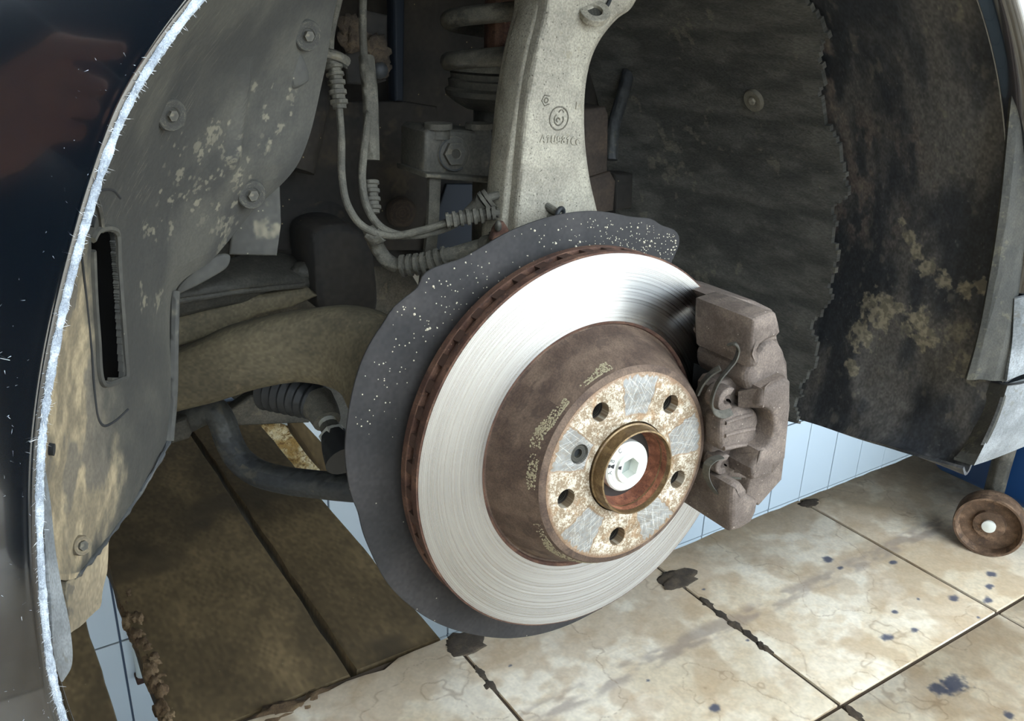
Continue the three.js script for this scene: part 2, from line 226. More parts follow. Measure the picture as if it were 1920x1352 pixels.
const floorBump = texture(1024, 512, (u, v) => [127 + 90 * (fbm(u * 90, v * 45, 0, 4) - 0.5)], false); floorBump.repeat.set(1 / FW, 1 / FH); floorBump.offset.copy(floorMap.offset);
const tileMat = new THREE.MeshPhysicalMaterial({ map: floorMap, bumpMap: floorBump, bumpScale: 0.0006, roughness: 0.42 }); tileMat.name = 'marbled_beige_tile';
{
  const floor = struct('floor');
  const boxAt = (x0, x1, y0, y1, z0, z1) => uvBox(new THREE.BoxGeometry(x1 - x0, y1 - y0, z1 - z0).translate((x0 + x1) / 2, (y0 + y1) / 2, (z0 + z1) / 2));
  part(floor, 'floor_bed', boxAt(-3.2, 9.5, -0.4, -0.004, EDGE + 0.002, 4.2), M.grout);
  part(floor, 'far_floor_slab', boxAt(-3.2, 9.5, -0.4, 0, -4.6, FARWALL - 0.03), M.slab);
  const J = 0.0026;
  for (let i = -4; i <= 6; i++) for (let k = -1; k <= 3; k++) {
    const x0 = TX0 + i * T + J, x1 = TX0 + (i + 1) * T - J, z0 = k < 0 ? EDGE : TZ0 + k * T + J, z1 = k < 0 ? TZ0 - J : TZ0 + (k + 1) * T - J;
    const s = new THREE.Shape(); const pts = []; const N = 14, rough = k < 0 ? 0.006 : 0;
    for (let q = 0; q <= N; q++) { const x = lerp(x0, x1, q / N); let d = rough * (fbm(x * 40, 3, 0, 3)); if (k < 0 && x < 0.36) d += 0.03 * Math.max(0, fbm(x * 26 + 1, 8, 0, 4) - 0.35) + 0.004; pts.push(new THREE.Vector2(x, z0 + d)); }
    pts.push(new THREE.Vector2(x1, z1), new THREE.Vector2(x0, z1));
    s.setFromPoints(pts);
    const g = new THREE.ExtrudeGeometry(s, { depth: 0.006, bevelThickness: 0.0012, bevelSize: 0.0012, bevelOffset: -0.0012, bevelSegments: 2 }); g.rotateX(Math.PI / 2).scale(1, 1, 1);
    // after the turn the shape's y runs along +z and the depth runs down
    g.translate(0, rr(-0.0014, 0.0006) - 0.0012, 0);
    part(floor, 'floor_tile', uvBox(toCreasedNormals(g, 0.6)), tileMat);
  }
  const rest = (x0, x1, z0, z1) => part(floor, 'distant_floor_tiling', boxAt(x0, x1, -0.02, 0, z0, z1), tileMat);
  const xl = TX0 - 4 * T, xr = TX0 + 7 * T, zn = TZ0 + 4 * T;
  rest(-3.2, xl, EDGE, 4.2); rest(xr, 9.5, EDGE, 4.2); rest(xl, xr, zn, 4.2);
  // crumbled dirt filling chipped joints at the pit edge
  for (const [u, v, r, sx, sz] of [[1270, 1085, .024, 1.3, .8], [868, 1208, .022, 1.2, .9], [1517, 943, .016, 1.3, .7]]) { const p = py(u, v, 0); part(floor, 'dirt_clump', lump(p.clone().setY(-0.001), r, 0.5, V3(sx, 0.16, sz), 3, 3, u), M.dirt); }
  for (const [u, v] of [[1325, 1130], [1350, 1150], [1378, 1172], [1405, 1190], [1432, 1212], [900, 1262], [918, 1285], [1600, 1335]]) { const p = py(u, v, 0); part(floor, 'dirt_crumb', lump(p.clone().setY(-0.0015), 0.007, 0.6, V3(1, 0.3, 1.9), 3, 2, u), M.dirt); }
  for (const [u, v, r] of [[590, 1310, .018], [520, 1335, .02], [640, 1288, .012]]) { const p = py(u, v, 0); part(floor, 'broken_mortar', lump(p.clone().setY(-0.006), r, 0.6, V3(1.6, 0.35, 0.9), 3, 3, u), M.crust); }

  const wf = struct('wall_pit_far');
  part(wf, 'pit_wall_bed', boxAt(-2.6, 6.0, PITFLOOR, -0.0, FARWALL - 0.2, FARWALL - 0.006), M.pitGrout);
  const tw = 0.155, th = 0.31, y0 = -0.81;
  for (let r = -2; r <= 2; r++) for (let c = -1; c <= 21; c++) {
    const xa = 2.165 + (c - 13) * tw, yb = y0 + r * th, yt = Math.min(yb + th, -0.03); if (yt - yb < 0.05) continue;
    part(wf, 'pit_wall_tile', uvBox(new RoundedBoxGeometry(tw - 0.004, yt - yb - 0.004, 0.008, 1, 0.0015).translate(xa + tw / 2, (yb + yt) / 2, FARWALL - 0.004 + rr(-0.0006, 0.0006))), M.pitTile);
  }
  part(wf, 'distant_pit_tiling', boxAt(2.165 + 9 * tw, 6.0, PITFLOOR, -0.03, FARWALL - 0.008, FARWALL), M.pitTile);
  part(wf, 'pit_ledge', uvBox(new RoundedBoxGeometry(5.5, 0.02, 0.012, 2, 0.004).translate(3.25, -0.845, FARWALL + 0.006)), M.pitTile);
  { const a = pz(545, 838, FARWALL), g = []; for (const [u, v, r] of [[505, 815, .03], [530, 835, .034], [555, 850, .034], [580, 868, .034], [600, 884, .03], [548, 822, .03]]) g.push(lump(pz(u, v, FARWALL + 0.01), r, 0.55, V3(1, 1, 0.6), 3, 4, u)); part(wf, 'broken_concrete_patch', merge(g), M.concrete, 'crumbling yellow concrete where tiles broke away'); }
  const pipe = thing('conduit', 'pale plastic conduit on the tiled pit wall seen through the plank gap', 'conduit', pz(268, 1268, FARWALL + 0.02));
  part(pipe, 'pipe', tube([pz(246, 1120, FARWALL + 0.017), pz(268, 1266, FARWALL + 0.017)], 0.013, { seg: 2 }), M.zinc);
  part(pipe, 'wall_clip', uvBox(new RoundedBoxGeometry(0.034, 0.012, 0.032, 2, 0.003).translate(...pz(270, 1268, FARWALL + 0.017).toArray())), M.rust);
  const wn = struct('wall_pit_near'); part(wn, 'near_wall', boxAt(-2.6, 6.0, PITFLOOR, -0.05, EDGE, EDGE + 0.2), M.pitTile);
  const we = struct('wall_pit_end'); part(we, 'end_wall', boxAt(-2.8, -2.6, PITFLOOR, 0, FARWALL - 0.2, EDGE + 0.2), M.pitTile); part(we, 'end_wall', boxAt(6.0, 6.2, PITFLOOR, 0, FARWALL - 0.2, EDGE + 0.2), M.pitTile);
  const pf = struct('floor_pit'); part(pf, 'pit_floor', boxAt(-2.8, 6.2, PITFLOOR - 0.1, PITFLOOR, FARWALL - 0.2, EDGE + 0.2), M.slab);
  const wl = struct('wall_left'); part(wl, 'wall_panel', boxAt(-3.3, -3.2, 0, 3.6, -4.6, 1.9), M.wall);
  const wb = struct('wall_back'); part(wb, 'wall_panel', boxAt(-3.3, 6.3, 0, 3.6, -4.7, -4.6), M.wall);
  const wr = struct('wall_right'); part(wr, 'wall_panel', boxAt(6.2, 6.3, 0, 3.6, -4.6, 1.9), M.wall);
  // front wall with the wide open garage door behind the photographer
  const wfr = struct('wall_front'); part(wfr, 'wall_pier', boxAt(-3.3, -1.3, 0, 3.6, 1.9, 2.05), M.wall); part(wfr, 'wall_pier', boxAt(5.4, 6.3, 0, 3.6, 1.9, 2.05), M.wall); part(wfr, 'door_lintel', boxAt(-1.3, 5.4, 3.3, 3.6, 1.9, 2.05), M.wall);
  const yard = struct('floor_yard'); part(yard, 'yard_paving', boxAt(-14, 18, -0.3, -0.01, 4.2, 24), M.slab);
  const ce = struct('ceiling'); part(ce, 'ceiling_panel', boxAt(-3.3, 6.3, 3.6, 3.7, -4.7, 2.05), M.wall);
}

// fluorescent lamps on the near wall of the pit, below the floor edge
for (const [x, label, power] of [[2.2, 'fluorescent pit lamp on the near pit wall under the jack', 62], [0.0, 'fluorescent pit lamp on the near pit wall under the planks', 14]]) {
  const lamp = thing('pit_lamp', label, 'lamp', V3(x, -0.5, EDGE - 0.03));
  part(lamp, 'housing', uvBox(new RoundedBoxGeometry(1.25, 0.09, 0.05, 2, 0.01).translate(x, -0.5, EDGE - 0.027)), M.wall);
  const glow = new THREE.MeshStandardMaterial({ color: 0xffffff, emissive: new THREE.Color(0.60, 0.79, 1), emissiveIntensity: 3 }); glow.name = 'lamp_glow';
  part(lamp, 'lamp_tube', uvBox(new THREE.CylinderGeometry(0.013, 0.013, 1.18, 20).rotateZ(Math.PI / 2).translate(x, -0.5, EDGE - 0.07)), glow);
  const l = new THREE.RectAreaLight(new THREE.Color(0.60, 0.79, 1), power, 1.18, 0.04); l.position.set(0, 0, -0.06); l.lookAt(x, -0.5, -3); l.name = 'pit_lamp_light'; lamp.add(l); l.position.set(0, 0, -0.062); l.rotation.set(0, 0, 0);
}

// wooden planks laid across the pit
function plank(x0, x1, z0, z1, top, label, s0) {
  const t = thing('plank', label, 'plank', V3((x0 + x1) / 2, top - 0.045, (z0 + z1) / 2), 'planks laid across the inspection pit'), N = 36, pts = [];
  for (let i = 0; i <= N; i++) pts.push(new THREE.Vector2(x0 + 0.006 * (fbm(i * 0.35 + s0, 4, 0, 3) - 0.5), -lerp(z0, z1, i / N)));
  for (let i = N; i >= 0; i--) pts.push(new THREE.Vector2(x1 + 0.006 * (fbm(i * 0.35 + s0, 9, 0, 3) - 0.5), -lerp(z0, z1, i / N)));
  const g = new THREE.ExtrudeGeometry(new THREE.Shape(pts), { depth: 0.037, bevelThickness: 0.004, bevelSize: 0.004, bevelOffset: -0.004, bevelSegments: 2 });
  g.rotateX(-Math.PI / 2).translate(0, top - 0.041, 0); part(t, 'board', uvBox(toCreasedNormals(g, 0.6)), M.plank); return t;
}
{
  const a = plank(0.107, 0.312, -1.645, -0.795, -0.008, 'oily brown wooden plank with a crumbling mortar-crusted edge', 1);
  const crust = []; for (let k = 0; k < 46; k++) { const z = lerp(-0.79, -1.10, k / 45); crust.push(lump(V3(0.112 + rr(-0.004, 0.008), -0.014 + rr(-0.008, 0.002), z), rr(0.007, 0.012), 0.5, V3(0.8, 0.8, 1.5), 3, 3, k * 7)); }
  part(a, 'mortar_crust', merge(crust), M.crust, 'lumpy tan mortar along the plank edge');
  plank(0.322, 0.437, -1.645, -0.80, -0.010, 'dark oil-soaked wooden plank under the splash shield', 2);
  plank(-0.15, 0.062, -1.645, -0.795, -0.010, 'muddy tan wooden plank under the front bumper edge', 3);
}

// ------------------------------------------------------------------ brake disc and hub, built in the hub's own axes (z outwards)
const HUB = V3(0.414, 0.4101, -0.452), AX = V3(-0.0149, 0.0551, 0.9984).normalize();
const HUBQ = new THREE.Quaternion().setFromRotationMatrix(frameAt(AX));
const onHub = (u, v, off = 0) => { const d = ray(u, v), c = HUB.clone().addScaledVector(AX, off), t = c.clone().sub(EYE).dot(AX) / d.dot(AX); return d.multiplyScalar(t).add(EYE).sub(c).applyQuaternion(HUBQ.clone().invert()); };
const boltA = (() => { const p = onHub(1258, 758.4); return Math.atan2(p.y, p.x); })();
const polar = (g, k = 1) => { const p = g.attributes.position, uv = new Float32Array(p.count * 2); for (let i = 0; i < p.count; i++) { const x = p.getX(i), y = p.getY(i); uv[2 * i] = Math.hypot(x, y) * k; uv[2 * i + 1] = Math.atan2(y, x) / (2 * Math.PI); } g.setAttribute('uv', new THREE.BufferAttribute(uv, 2)); return g; };
const flatUV = (g, k = 1) => { const p = g.attributes.position, uv = new Float32Array(p.count * 2); for (let i = 0; i < p.count; i++) { uv[2 * i] = p.getX(i) * k + 0.5; uv[2 * i + 1] = p.getY(i) * k + 0.5; } g.setAttribute('uv', new THREE.BufferAttribute(uv, 2)); return g; };
{
  const disc = thing('brake_disc', 'large worn brake disc with shiny swept ring and rusty hat', 'brake disc', HUB); disc.quaternion.copy(HUBQ);
  // swept ring: fine circular machining marks
  const N = 1024, tone = [], h = []; for (let i = 0; i < N; i++) { const r = i / N; tone.push(0.9 + 0.16 * (fbm(r * 60, 3, 0, 5) - 0.5) + 0.10 * (noise(r * 400, 1) - 0.5)); h.push(0.5 + 0.6 * (fbm(r * 130, 8, 0, 4) - 0.5)); }
  const rm = texture(1024, 256, (u, v, x, y) => { const k = tone[x] + 0.05 * (fbm(u * 130, v * 26, 0, 3) - 0.5) + 0.05 * (noise(u * 500, v * 60) - 0.5); return [184 * k, 183 * k, 181 * k]; });
  const rb = texture(1024, 64, (u, v, x) => [255 * (h[x] + 0.15 * (noise(u * 300, v * 20) - 0.5))], false);
  const rR = texture(1024, 64, (u, v, x) => [0, 150 + 90 * (tone[x] - 0.9) * 4, 0], false);
  for (const t of [rm, rb, rR]) { t.repeat.set(1 / 0.0545, 1); t.offset.set(-0.1066 / 0.0545, 0); }
  const swept = new THREE.MeshPhysicalMaterial({ map: rm, bumpMap: rb, bumpScale: 0.00003, roughnessMap: rR, roughness: 0.5, metalness: 1, anisotropy: 0.75 }); swept.name = 'swept_steel';
  // grid ring so that the radius runs along u
  const g = new THREE.BufferGeometry(), pos = [], nor = [], uv = [], idx = [], A = 360, RN = 6, prof = [[0.1058, -0.0440], [0.1072, -0.0427], [0.112, -0.0425], [0.135, -0.0425], [0.155, -0.0425], [0.1600, -0.0427], [0.1608, -0.0431]];
  for (let a = 0; a <= A; a++) for (let k = 0; k <= RN; k++) { const th = a / A * 2 * Math.PI, [r, z] = prof[k]; pos.push(r * Math.cos(th), r * Math.sin(th), z); nor.push(0, 0, 1); uv.push(r, a / A); }
  for (let a = 0; a < A; a++) for (let k = 0; k < RN; k++) { const b = a * (RN + 1) + k, c = b + RN + 1; idx.push(b, b + 1, c, c, b + 1, c + 1); }
  g.setAttribute('position', new THREE.Float32BufferAttribute(pos, 3)); g.setAttribute('normal', new THREE.Float32BufferAttribute(nor, 3)); g.setAttribute('uv', new THREE.Float32BufferAttribute(uv, 2)); g.setIndex(idx);
  local(disc, 'friction_ring', g, swept, 'shiny silver swept brake face');
  local(disc, 'outer_plate', uvBox(toCreasedNormals(lathe([[0.108, -0.0445], [0.1604, -0.0434], [0.1622, -0.0440], [0.1626, -0.0455], [0.1624, -0.0515], [0.1612, -0.0520], [0.110, -0.0520], [0.108, -0.0445]], 200), 0.5)), M.rust);
  local(disc, 'inner_plate', uvBox(toCreasedNormals(lathe([[0.108, -0.0605], [0.1618, -0.0605], [0.1628, -0.0612], [0.1630, -0.0675], [0.1620, -0.0684], [0.108, -0.0684], [0.108, -0.0605]], 200), 0.5)), M.rust);
  local(disc, 'vent_core', uvBox(lathe([[0.1575, -0.0515], [0.1588, -0.056], [0.1575, -0.0610]], 160)), M.rust);
  for (let k = 0; k < 48; k++) { const a = k / 48 * 2 * Math.PI + 0.02; local(disc, 'cooling_vane', new THREE.BoxGeometry(0.006, 0.009, 0.0092).translate(0.1592, 0, -0.0562).rotateZ(a), M.rust); }
  // hat
  local(disc, 'hat_wall', uvBox(toCreasedNormals(lathe([[0.0775, -0.0003], [0.0800, -0.0007], [0.0828, -0.0022], [0.0846, -0.0050], [0.0862, -0.0085], [0.0895, -0.0150], [0.0930, -0.0230], [0.0950, -0.0290], [0.0956, -0.0300], [0.0975, -0.0330], [0.0995, -0.0390], [0.1012, -0.0440], [0.1025, -0.0455], [0.1050, -0.0450], [0.1062, -0.0432]], 200), 0.5)), M.hat);
  local(disc, 'hat_lip', uvBox(toCreasedNormals(lathe([[0.1028, -0.0470], [0.1046, -0.0438], [0.1060, -0.0430], [0.1068, -0.0428], [0.1068, -0.0460]], 200), 0.5)), M.rust);
  const face = new THREE.Shape(); face.absarc(0, 0, 0.0778, 0, 2 * Math.PI); const bore = new THREE.Path(); bore.absarc(0, 0, 0.0376, 0, 2 * Math.PI, true); face.holes.push(bore);
  for (let k = 0; k < 5; k++) { const a = boltA + k * 2 * Math.PI / 5, p = new THREE.Path(); p.absarc(0.06 * Math.cos(a), 0.06 * Math.sin(a), 0.0077, 0, 2 * Math.PI, true); face.holes.push(p); }
  const sc = onHub(1087, 852), sp = new THREE.Path(); sp.absarc(sc.x, sc.y, 0.0078, 0, 2 * Math.PI, true); face.holes.push(sp);
  const fg = flatUV(toCreasedNormals(new THREE.ExtrudeGeometry(face, { depth: 0.0075, bevelEnabled: true, bevelThickness: 0.0005, bevelSize: 0.0005, bevelOffset: -0.0005, bevelSegments: 2, curveSegments: 48 }).translate(0, 0, -0.0080), 0.6), 1 / 0.16);
  // corrosion around the bolt holes, scoured silver patches between them
  const S = 1024; const scr = Array.from({ length: 5 }, (_, k) => { const keep = seed; seed = 500 + k * 13; const l = []; for (let i = 0; i < 60; i++) { const a = rr(-0.5, 0.5), x = rr(0.040, 0.080), d = rr(0, Math.PI); l.push([a, x, d, rr(0.006, 0.022)]); } seed = keep; return l; });
  const px2 = new Float32Array(S * S);
  scr.forEach((l, k) => { const a0 = boltA + (k + 0.5) * 2 * Math.PI / 5; for (const [a, r, d, len] of l) { const cx = r * Math.cos(a0 + a * 0.75), cy = r * Math.sin(a0 + a * 0.75), dir = a0 + (d < 1.6 ? 0.9 : -0.6) + (d - 1.5) * 0.25; for (let s = -1; s <= 1; s += 0.012) { const x = Math.round((cx + Math.cos(dir) * s * len * 0.5) / 0.16 * S + S / 2), y = Math.round((cy + Math.sin(dir) * s * len * 0.5) / 0.16 * S + S / 2); if (x >= 0 && y >= 0 && x < S && y < S) px2[y * S + x] = 1; } } });
  const patchAt = (x, y) => { const r = Math.hypot(x, y), a = Math.atan2(y, x); let q = ((a - boltA) / (2 * Math.PI / 5)); q = q - Math.floor(q); const c = Math.abs(q - 0.5), w = 0.2 + 0.03 * (noise(r * 300, a * 9) - 0.5); return sm(w + 0.015, w - 0.015, c) * sm(0.042, 0.045, r) * sm(0.0772, 0.074, r + 0.004 * (noise(a * 40, 2) - 0.5)); };
  const faceMap = texture(S, S, (u, v, ix, iy) => {
    const x = (u - 0.5) * 0.16, y = (v - 0.5) * 0.16, r = Math.hypot(x, y), a = fbm(u * 40, v * 40, 0, 4), f = noise(u * 260, v * 260), b = noise(u * 120, v * 120);
    let c = mixc([132, 114, 92], [196, 187, 170], sm(0.38, 0.64, a * 0.5 + f * 0.28 + b * 0.22)); c = mixc(c, [140, 108, 76], sm(0.6, 0.76, fbm(u * 18 + 5, v * 18, 0, 4)) * 0.6); c = mixc(c, [122, 94, 72], sm(0.073, 0.0775, r + 0.004 * (a - 0.5)) * 0.8);
    const s = patchAt(x, y), edge = s * (1 - s) * 4; let w = mixc([118, 117, 114], [148, 147, 143], a); if (px2[iy * S + ix]) w = [216, 214, 208];
    c = mixc(c, w, s * (0.75 + 0.25 * sm(0.3, 0.6, b))); c = mixc(c, [126, 92, 60], edge * 0.5); if (px2[iy * S + ix] && s < 0.5 && r > 0.07) c = mixc(c, [190, 180, 168], 0.5); return c;
  });
  const faceBump = texture(512, 512, (u, v) => { const s = patchAt((u - 0.5) * 0.16, (v - 0.5) * 0.16); return [lerp(90 + 150 * (0.5 * noise(u * 200, v * 200) + 0.5 * noise(u * 90, v * 90)), 70, s)]; }, false);
  const fm = new THREE.MeshStandardMaterial({ map: faceMap, bumpMap: faceBump, bumpScale: 0.0006, roughness: 0.55, metalness: 0.25 }); fm.name = 'corroded_hat_face';
  local(disc, 'hat_face', fg, fm, 'hat face with five bolt holes and scoured patches');
  const screw = local(disc, 'retaining_screw', toCreasedNormals(lathe([[0.0036, -0.0045], [0.0036, -0.0010], [0.0068, -0.0006], [0.0074, -0.0012], [0.0074, -0.006]], 40), 0.5).translate(sc.x, sc.y, -0.001), M.steel, 'countersunk hexagon socket screw');
  local(screw, 'socket', new THREE.CylinderGeometry(0.0037, 0.0037, 0.002, 6).rotateX(Math.PI / 2).translate(sc.x, sc.y, -0.0058), M.blackPlasticHoleShade);  // black plug paints the shade inside the hexagon recess
  // pale crust on the shoulder of the hat: flakes of dirt
  const flakes = []; for (let i = 0; i < 2200; i++) { const a = rr(1.75, 4.45); if (fbm(a * 5, 7, 0, 3) < rr(0.3, 0.62)) continue; const t = clamp(0.35 + 0.5 * (fbm(a * 3, 1, 0, 3) - 0.5) * 2 + rr(-0.4, 0.4), 0, 1), r = lerp(0.0846, 0.0895, t), z = lerp(-0.005, -0.015, t), s = rr(0.00025, 0.0009); flakes.push(new THREE.IcosahedronGeometry(s, 0).scale(1, 1, 0.45).rotateY(Math.PI / 3).translate(r, 0, z).rotateZ(a)); }
  stuff(local(disc, 'dirt_flakes', merge(flakes), plain('pale_crust', [146, 136, 110], 0.95)));

  const hub = thing('wheel_hub', 'bronze wheel hub ring standing out of the brake disc centre', 'wheel hub', HUB); hub.quaternion.copy(HUBQ);
  const fl = new THREE.Shape(); fl.absarc(0, 0, 0.074, 0, 2 * Math.PI); for (let k = 0; k < 5; k++) { const a = boltA + k * 2 * Math.PI / 5, p = new THREE.Path(); p.absarc(0.06 * Math.cos(a), 0.06 * Math.sin(a), 0.0067, 0, 2 * Math.PI, true); fl.holes.push(p); }
  local(hub, 'flange', uvBox(new THREE.ExtrudeGeometry(fl, { depth: 0.022, bevelEnabled: false, curveSegments: 40 }).translate(0, 0, -0.0304)), M.shadedBoreSteel);
  local(hub, 'flange_back', cyl(0.07, 0.07, 0.006, 48).translate(0, 0, -0.034), M.shadedBoreSteel);
  local(hub, 'pilot_ring', uvBox(toCreasedNormals(lathe([[0.0368, -0.009], [0.0366, 0.0010], [0.0354, 0.0016], [0.0352, 0.0108], [0.0346, 0.0122], [0.0334, 0.0124], [0.0328, 0.0112], [0.0322, 0.004], [0.0312, -0.004], [0.0300, -0.009]], 120), 0.4)), M.brass);
  local(hub, 'bowl', uvBox(toCreasedNormals(lathe([[0.0325, 0.0085], [0.0320, 0.002], [0.0300, -0.006], [0.0262, -0.0115], [0.0225, -0.0130], [0.0, -0.0135]], 96), 0.9)), M.redRust, 'red rusty hollow inside the hub ring');
  for (let k = 0; k < 5; k++) { const a = boltA + k * 2 * Math.PI / 5, th = []; for (let j = 0; j < 6; j++) th.push(new THREE.TorusGeometry(0.0067, 0.0005, 6, 28).translate(0.06 * Math.cos(a), 0.06 * Math.sin(a), -0.0098 - j * 0.0018)); local(hub, 'bolt_thread', merge(th), M.steel); }
  const nut = thing('axle_bolt', 'white zinc axle bolt with hexagon socket inside the hub ring', 'bolt', HUB); nut.quaternion.copy(HUBQ);
  local(nut, 'flange', toCreasedNormals(lathe([[0.0125, 0.0004], [0.0160, 0.0004], [0.0163, 0.0000], [0.0166, 0.0000], [0.0195, 0.0001], [0.0208, -0.0012], [0.0210, -0.0060], [0.0205, -0.0130]], 96), 0.5), M.zinc);
  const hx = new THREE.Shape(); hx.absarc(0, 0, 0.0128, 0, 2 * Math.PI); const hp = new THREE.Path(); for (let k = 0; k < 6; k++) { const a = k * Math.PI / 3 + 0.25; k ? hp.lineTo(0.0088 * Math.cos(a), 0.0088 * Math.sin(a)) : hp.moveTo(0.0088 * Math.cos(a), 0.0088 * Math.sin(a)); } hp.closePath(); hx.holes.push(hp);
  local(nut, 'socket_head', toCreasedNormals(new THREE.ExtrudeGeometry(hx, { depth: 0.0105, bevelThickness: 0.0006, bevelSize: 0.0006, bevelOffset: -0.0006, bevelSegments: 3, curveSegments: 40 }).translate(0, 0, -0.0080), 0.6), M.zinc);
  local(nut, 'socket_floor', cyl(0.0090, 0.0090, 0.001, 24).translate(0, 0, -0.0065), plain('socket_grey', [150, 156, 148], 0.6));
  const font = await new FontLoader().loadAsync('fonts/droid/droid_sans_regular.typeface.json');
  const ink = plain('black_marker', [22, 20, 26], 0.6), cut = plain('stamped_line', [112, 114, 108], 0.7);
  for (const [ch, a] of [['A', 3.18], ['B', 2.62], ['C', 2.08]]) { const tg = new TextGeometry(ch, { font, size: 0.0036, depth: 0.0004, curveSegments: 4 }); tg.center().rotateZ(a - Math.PI / 2).translate(0.0180 * Math.cos(a), 0.0180 * Math.sin(a), 0.0002); local(nut, 'stamped_letter', tg, cut); }
  { const a = 2.86, q = (r0, r1, w0, w1, z) => { const s = new THREE.Shape([new THREE.Vector2(r0, -w0), new THREE.Vector2(r1, -w1), new THREE.Vector2(r1, w1), new THREE.Vector2(r0, w0)]); return new THREE.ExtrudeGeometry(s, { depth: 0.0002, bevelEnabled: false }).rotateZ(a).translate(0, 0, z); };
    local(nut, 'marker_stripe', merge([q(0.0096, 0.0126, 0.0017, 0.0010, 0.00312), q(0.0150, 0.0186, 0.0019, 0.0005, 0.00055), q(0.0188, 0.0206, 0.0014, 0.0012, 0.0003)]), ink, 'black paint stripe'); }

  // splash shield behind the disc
  const out = [[1262, 486], [1274, 452], [1268, 436], [1240, 424], [1222, 413], [1185, 409], [1150, 402], [1110, 398], [1050, 405], [1000, 419], [950, 440], [905, 466], [868, 487], [815, 505], [796, 518], [786, 540], [755, 566], [738, 582], [720, 610], [700, 640], [684, 672], [672, 705], [662, 745], [655, 785], [650, 840], [654, 890], [662, 930], [674, 960], [684, 1000], [705, 1050], [724, 1086], [748, 1115], [800, 1156], [850, 1179], [905, 1192], [960, 1196], [1020, 1187], [1070, 1170], [1130, 1140]].map(([u, v]) => onHub(u, v, -0.082));
  const inner = [[1130, 1100], [1000, 1120], [900, 1060], [830, 900], [860, 720], [980, 580], [1150, 530], [1240, 560]].map(([u, v]) => onHub(u, v, -0.082));
  const cs = new THREE.CatmullRomCurve3(out, false, 'centripetal').getPoints(160), ci = new THREE.CatmullRomCurve3(inner, false, 'centripetal').getPoints(40);
  const shape = new THREE.Shape([...cs, ...ci].map((p) => new THREE.Vector2(p.x, p.y)));
  const sh = thing('splash_shield', 'matte black splash shield speckled with grit behind the disc', 'splash shield', HUB); sh.quaternion.copy(HUBQ);
  local(sh, 'plate', uvBox(toCreasedNormals(new THREE.ExtrudeGeometry(shape, { depth: 0.0012, bevelThickness: 0.0006, bevelSize: 0.0006, bevelOffset: -0.0006, bevelSegments: 2 }).translate(0, 0, -0.084), 0.6)), M.shield);
  const rim = new THREE.CatmullRomCurve3(cs.map((p) => V3(p.x, p.y, -0.0835)), false); local(sh, 'rolled_rim', uvBox(new THREE.TubeGeometry(rim, 200, 0.0011, 6)), M.shield);
  const grit = []; for (let i = 0; i < 1500; i++) { const k = Math.floor(rr(3, 100)), p = cs[k].clone().lerp(cs[k + 1], rnd()), t = 0.985 - 0.185 * rnd(), dense = k < 34 ? 0.6 : k < 60 ? 0.22 : 0.12; if (rnd() > dense) continue; const s = rr(0.00025, 0.0007) * (rnd() < 0.1 ? 1.8 : 1); grit.push(new THREE.IcosahedronGeometry(s, 0).translate(p.x * t, p.y * t, -0.0822)); }
  stuff(local(sh, 'grit', merge(grit), plain('pale_grit', [196, 186, 164], 0.9)));
}

